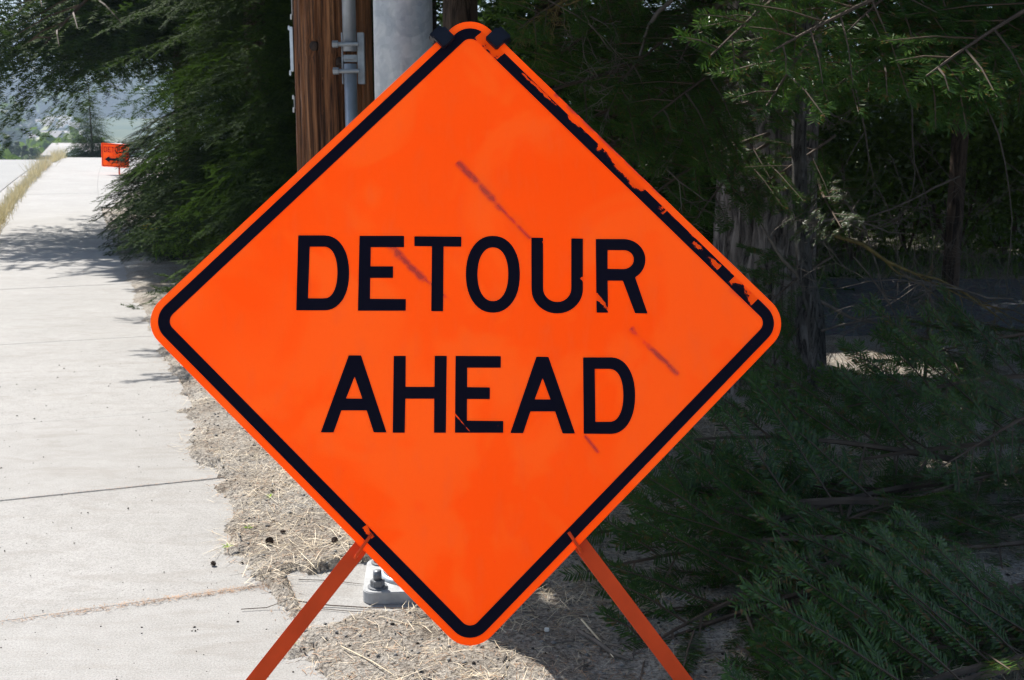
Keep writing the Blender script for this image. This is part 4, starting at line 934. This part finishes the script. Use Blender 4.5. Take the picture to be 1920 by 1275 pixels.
# ------------------------------------------------------------------ valley and hillside
def far_tree_mesh(kind, seed):
    r = np.random.default_rng(seed); n = 900 if kind == 'round' else 700
    if kind == 'round':
        v, f = leaf_cloud(n, (0, 0, .58), (.36, .36, .40), .09, .11, seed, .55)
    else:
        u = r.random(n)**.8; a = r.random(n)*6.28; rad = .27*(1-u)*(.6+.5*r.random(n)); P = np.stack([np.cos(a)*rad, np.sin(a)*rad, .06+.94*u], -1)
        D = nrm(np.stack([np.cos(a), np.sin(a), -.5+0*a], -1)+.3*r.standard_normal((n, 3))); S = nrm(np.cross(D, [0, 0, 1.])); L = .10*(1.2-u)[:, None]; W = .05
        v = np.stack([P, P+D*L*.6+S*W*.5, P+D*L, P+D*L*.6-S*W*.5], 1).reshape(-1, 3); f = np.arange(n)[:, None]*4+[0, 1, 2, 3]
    return mesh_np('crown', v, f)
FT = {('round', k): far_tree_mesh('round', 400+k) for k in range(3)}; FT.update({('fir', k): far_tree_mesh('fir', 410+k) for k in range(3)})
for (kd, k), me in FT.items(): me.materials.append(M_farleaf if kd == 'round' else M_farfir)
tmh = MB().tube([(0, 0, -.03), (0, 0, .6)], [.02, .01], 6).mesh('trunk'); tmh.materials.append(M_bark)
def far_tree(px, Y, h, kind, label, group, wd=1.0, name=None):
    if Y > 300: Y *= 1.6; h *= .86
    x = (px-960)/FPX*Y*1.014; z = float(profile(Y)); t = empty(name or ('fir_tree' if kind == 'fir' else 'broadleaf_tree'), (x, Y, z)); tag(t, label, 'tree', group)
    o = bpy.data.objects.new('crown', FT[(kind, random.randrange(3))]); COL.objects.link(o); o.parent = t; o.scale = (h*wd, h*wd, h); o.rotation_euler = (0, 0, random.random()*6)
    o = bpy.data.objects.new('trunk', tmh); COL.objects.link(o); o.parent = t; o.scale = (h, h, h)
spec = [(-20, 150, 12, 'round'), (18, 135, 10, 'round'), (42, 160, 13.5, 'fir'), (58, 175, 14, 'fir'), (30, 190, 16, 'round'), (72, 165, 12.5, 'fir'), (84, 180, 13.5, 'fir'), (96, 170, 11, 'fir'), (112, 240, 20, 'round'), (140, 235, 20, 'round'), (160, 210, 19, 'round'),
        (10, 330, 36, 'round'), (30, 340, 38, 'round'), (-10, 350, 36, 'round'), (90, 430, 26, 'fir'), (84, 470, 30, 'fir'), (108, 540, 15, 'fir'), (60, 520, 24, 'round'), (120, 640, 34, 'round'), (140, 660, 30, 'round'), (160, 640, 32, 'round'), (176, 600, 30, 'round'), (105, 680, 26, 'fir'), (45, 600, 30, 'fir'), (20, 640, 34, 'round'), (0, 620, 30, 'fir'), (75, 700, 30, 'fir')]
where = lambda Y: 'just below the crest of the road' if Y < 200 else ('in the valley' if Y < 400 else 'among the houses on the hillside')
FAR = ['rounded tree cut by the left edge just below the crest of the road', 'pale green rounded tree beside the road crest at the far left', 'dark pointed fir rising left of the dry kerb grass', 'second pointed fir left of the kerb grass, a little taller',
 'broad blue-green tree behind the pair of pointed firs', 'pointed fir directly behind the top of the kerb grass', 'pointed fir just right of the top of the kerb grass', 'shortest pointed fir of the row below the crest', 'wide green tree in the valley left of the young fir',
 'rounded tree behind the young fir at the crest', 'rounded tree in the valley just left of the small orange sign', 'big blue-green tree low on the left of the hillside', 'tallest blue-green tree in front of the left hillside houses', 'blue rounded tree on the hillside cut by the left edge',
 'pointed fir in front of the wide gabled house', 'pointed fir left of the wide gabled house', 'small dark fir below the wide gabled house', 'rounded tree left of the grey roofed houses', 'pale rounded tree above the wide gabled house', 'pale rounded tree left of the highest house', 'pale rounded tree right of the highest house',
 'rounded tree half covered by the fir boughs, high on the hillside', 'blue fir high on the hillside above the gabled house', 'blue fir on the hillside under the overhanging boughs', 'rounded blue tree high on the left of the hillside', 'blue fir high on the hillside at the left edge', 'highest blue fir on the hillside']
for (px, Yd, h, kd), lb in zip(spec, FAR):
    far_tree(px, Yd, h, kd, lb, 'far trees in the valley and on the hillside', 1.0 if kd == 'round' else 1.15)
# wooded ridge (one mass)
r = np.random.default_rng(12); parts = []
for i in range(4200):
    Yd = 1080+2600*r.random()**1.15; x = -Yd*(.05+.60*r.random()); h = 20+16*r.random()+Yd*.008; kd = 'fir' if r.random() < .5 else 'round'
    n = 34; u = r.random(n); a = r.random(n)*6.28; rad = h*(.28*(1-u) if kd == 'fir' else .33*np.sqrt(np.clip(u*(1-u)*4, 0, 1)))
    P = np.stack([x+np.cos(a)*rad, Yd+np.sin(a)*rad, profile(Yd)+h*u], -1); D = nrm(r.standard_normal((n, 3))); S = nrm(np.cross(D, r.standard_normal((n, 3)))); L = h*.2
    parts.append((np.stack([P, P+D*L+S*L*.5, P+D*L-S*L*.5], 1).reshape(-1, 3), np.arange(n)[:, None]*3+[0, 1, 2]))
v, f = merge(parts); o = link('wooded_ridge', mesh_np('wooded_ridge', v, f), M_farfir); tag(o, 'blue hazy wooded ridge beyond the houses', 'woods', kind='stuff')
# houses
def house(px, py, Yd, w_, dp, hw_, rh, label, roof, rz=0.0):
    if Yd > 300: Yd *= 1.6; w_ *= 1.4; dp *= 1.4; hw_ *= 1.3; rh *= 1.4
    c = at(px, py, Yd); z = c[2]-hw_; t = empty('house', (c[0], Yd, z)); t.rotation_euler = (0, 0, rz); tag(t, label, 'house', None)
    MB().box((0, 0, (hw_-6)/2), (w_, dp, hw_+6)).build('wall', M_wallfar, t)
    a, b = w_/2+.5, dp/2+.5
    MB().add([(-a, -b, hw_), (a, -b, hw_), (a, b, hw_), (-a, b, hw_), (-a, 0, hw_+rh), (a, 0, hw_+rh), (-a, -b, hw_-.25), (a, -b, hw_-.25), (a, b, hw_-.25), (-a, b, hw_-.25)], [(0, 1, 5, 4), (3, 4, 5, 2), (0, 4, 3), (1, 2, 5), (0, 6, 7, 1), (2, 8, 9, 3), (1, 7, 8, 2), (3, 9, 6, 0), (6, 9, 8, 7)]).build('roof', roof, t)
    MB().add([(-w_*.22, -b-.8, hw_-.1), (w_*.22, -b-.8, hw_-.1), (0, -b-.8, hw_+rh*.62), (-w_*.22, 0, hw_-.1), (w_*.22, 0, hw_-.1), (0, 0, hw_+rh*.62)], [(0, 1, 2), (0, 2, 5, 3), (1, 4, 5, 2), (0, 3, 4, 1)]).build('gable', M_trim, t)
    for k in (-1, 0, 1):
        f_ = MB().box((k*w_*.3, -dp/2-.03, hw_*.52), (w_*.16, .12, hw_*.42)).build('window', M_trim, t); MB().box((k*w_*.3, -dp/2-.1, hw_*.52), (w_*.13, .06, hw_*.34)).build('pane', M_glass, f_)
house(22, 240, 470, 11, 9, 3.2, 3.0, 'pale grey roofed house at the left edge of the far hillside', M_rooffar, .2)
house(82, 236, 500, 12, 9, 3.4, 3.2, 'grey roofed house left of the pointed fir on the hillside', M_rooffar, -.1)
house(112, 228, 540, 13, 10, 3.6, 3.2, 'wide gabled house at the centre of the far hillside', M_rooffar2, .1)
house(128, 240, 480, 10, 9, 3.4, 3.0, 'low pale house below the wide gabled one', M_rooffar, .3)
house(92, 258, 400, 12, 8, 3.0, 2.6, 'brown roofed house lowest on the hillside', M_rooffar, -.2)
house(128, 257, 410, 13, 9, 3.0, 2.6, 'long pale roofed house right of the brown roofed one', M_rooffar2, 0)
house(150, 205, 660, 14, 10, 4, 3.6, 'highest house among the trees under the fir boughs', M_rooffar2, .15)
house(113, 207, 640, 12, 9, 3.6, 3.2, 'house half hidden by trees high on the hillside', M_rooffar, .0)
house(170, 291, 150, 9, 7, 2.8, 1.6, 'pale flat roofed building just past the crest, left of the small sign', M_rooffar2, 0)

# ------------------------------------------------------------------ haze
def b_haze(g, o):
    p = g.n('ShaderNodeVolumePrincipled'); p.inputs['Color'].default_value = (.62, .78, 1.0, 1); p.inputs['Density'].default_value = 0.0005; p.inputs['Anisotropy'].default_value = .1
    g.l(p.outputs[0], o.inputs[1])
M_haze = mat('haze_air', b_haze)
hz = MB().box((-650, 1980, 160), (4100, 4200, 356)).build('haze', M_haze); tag(hz, kind='stuff')
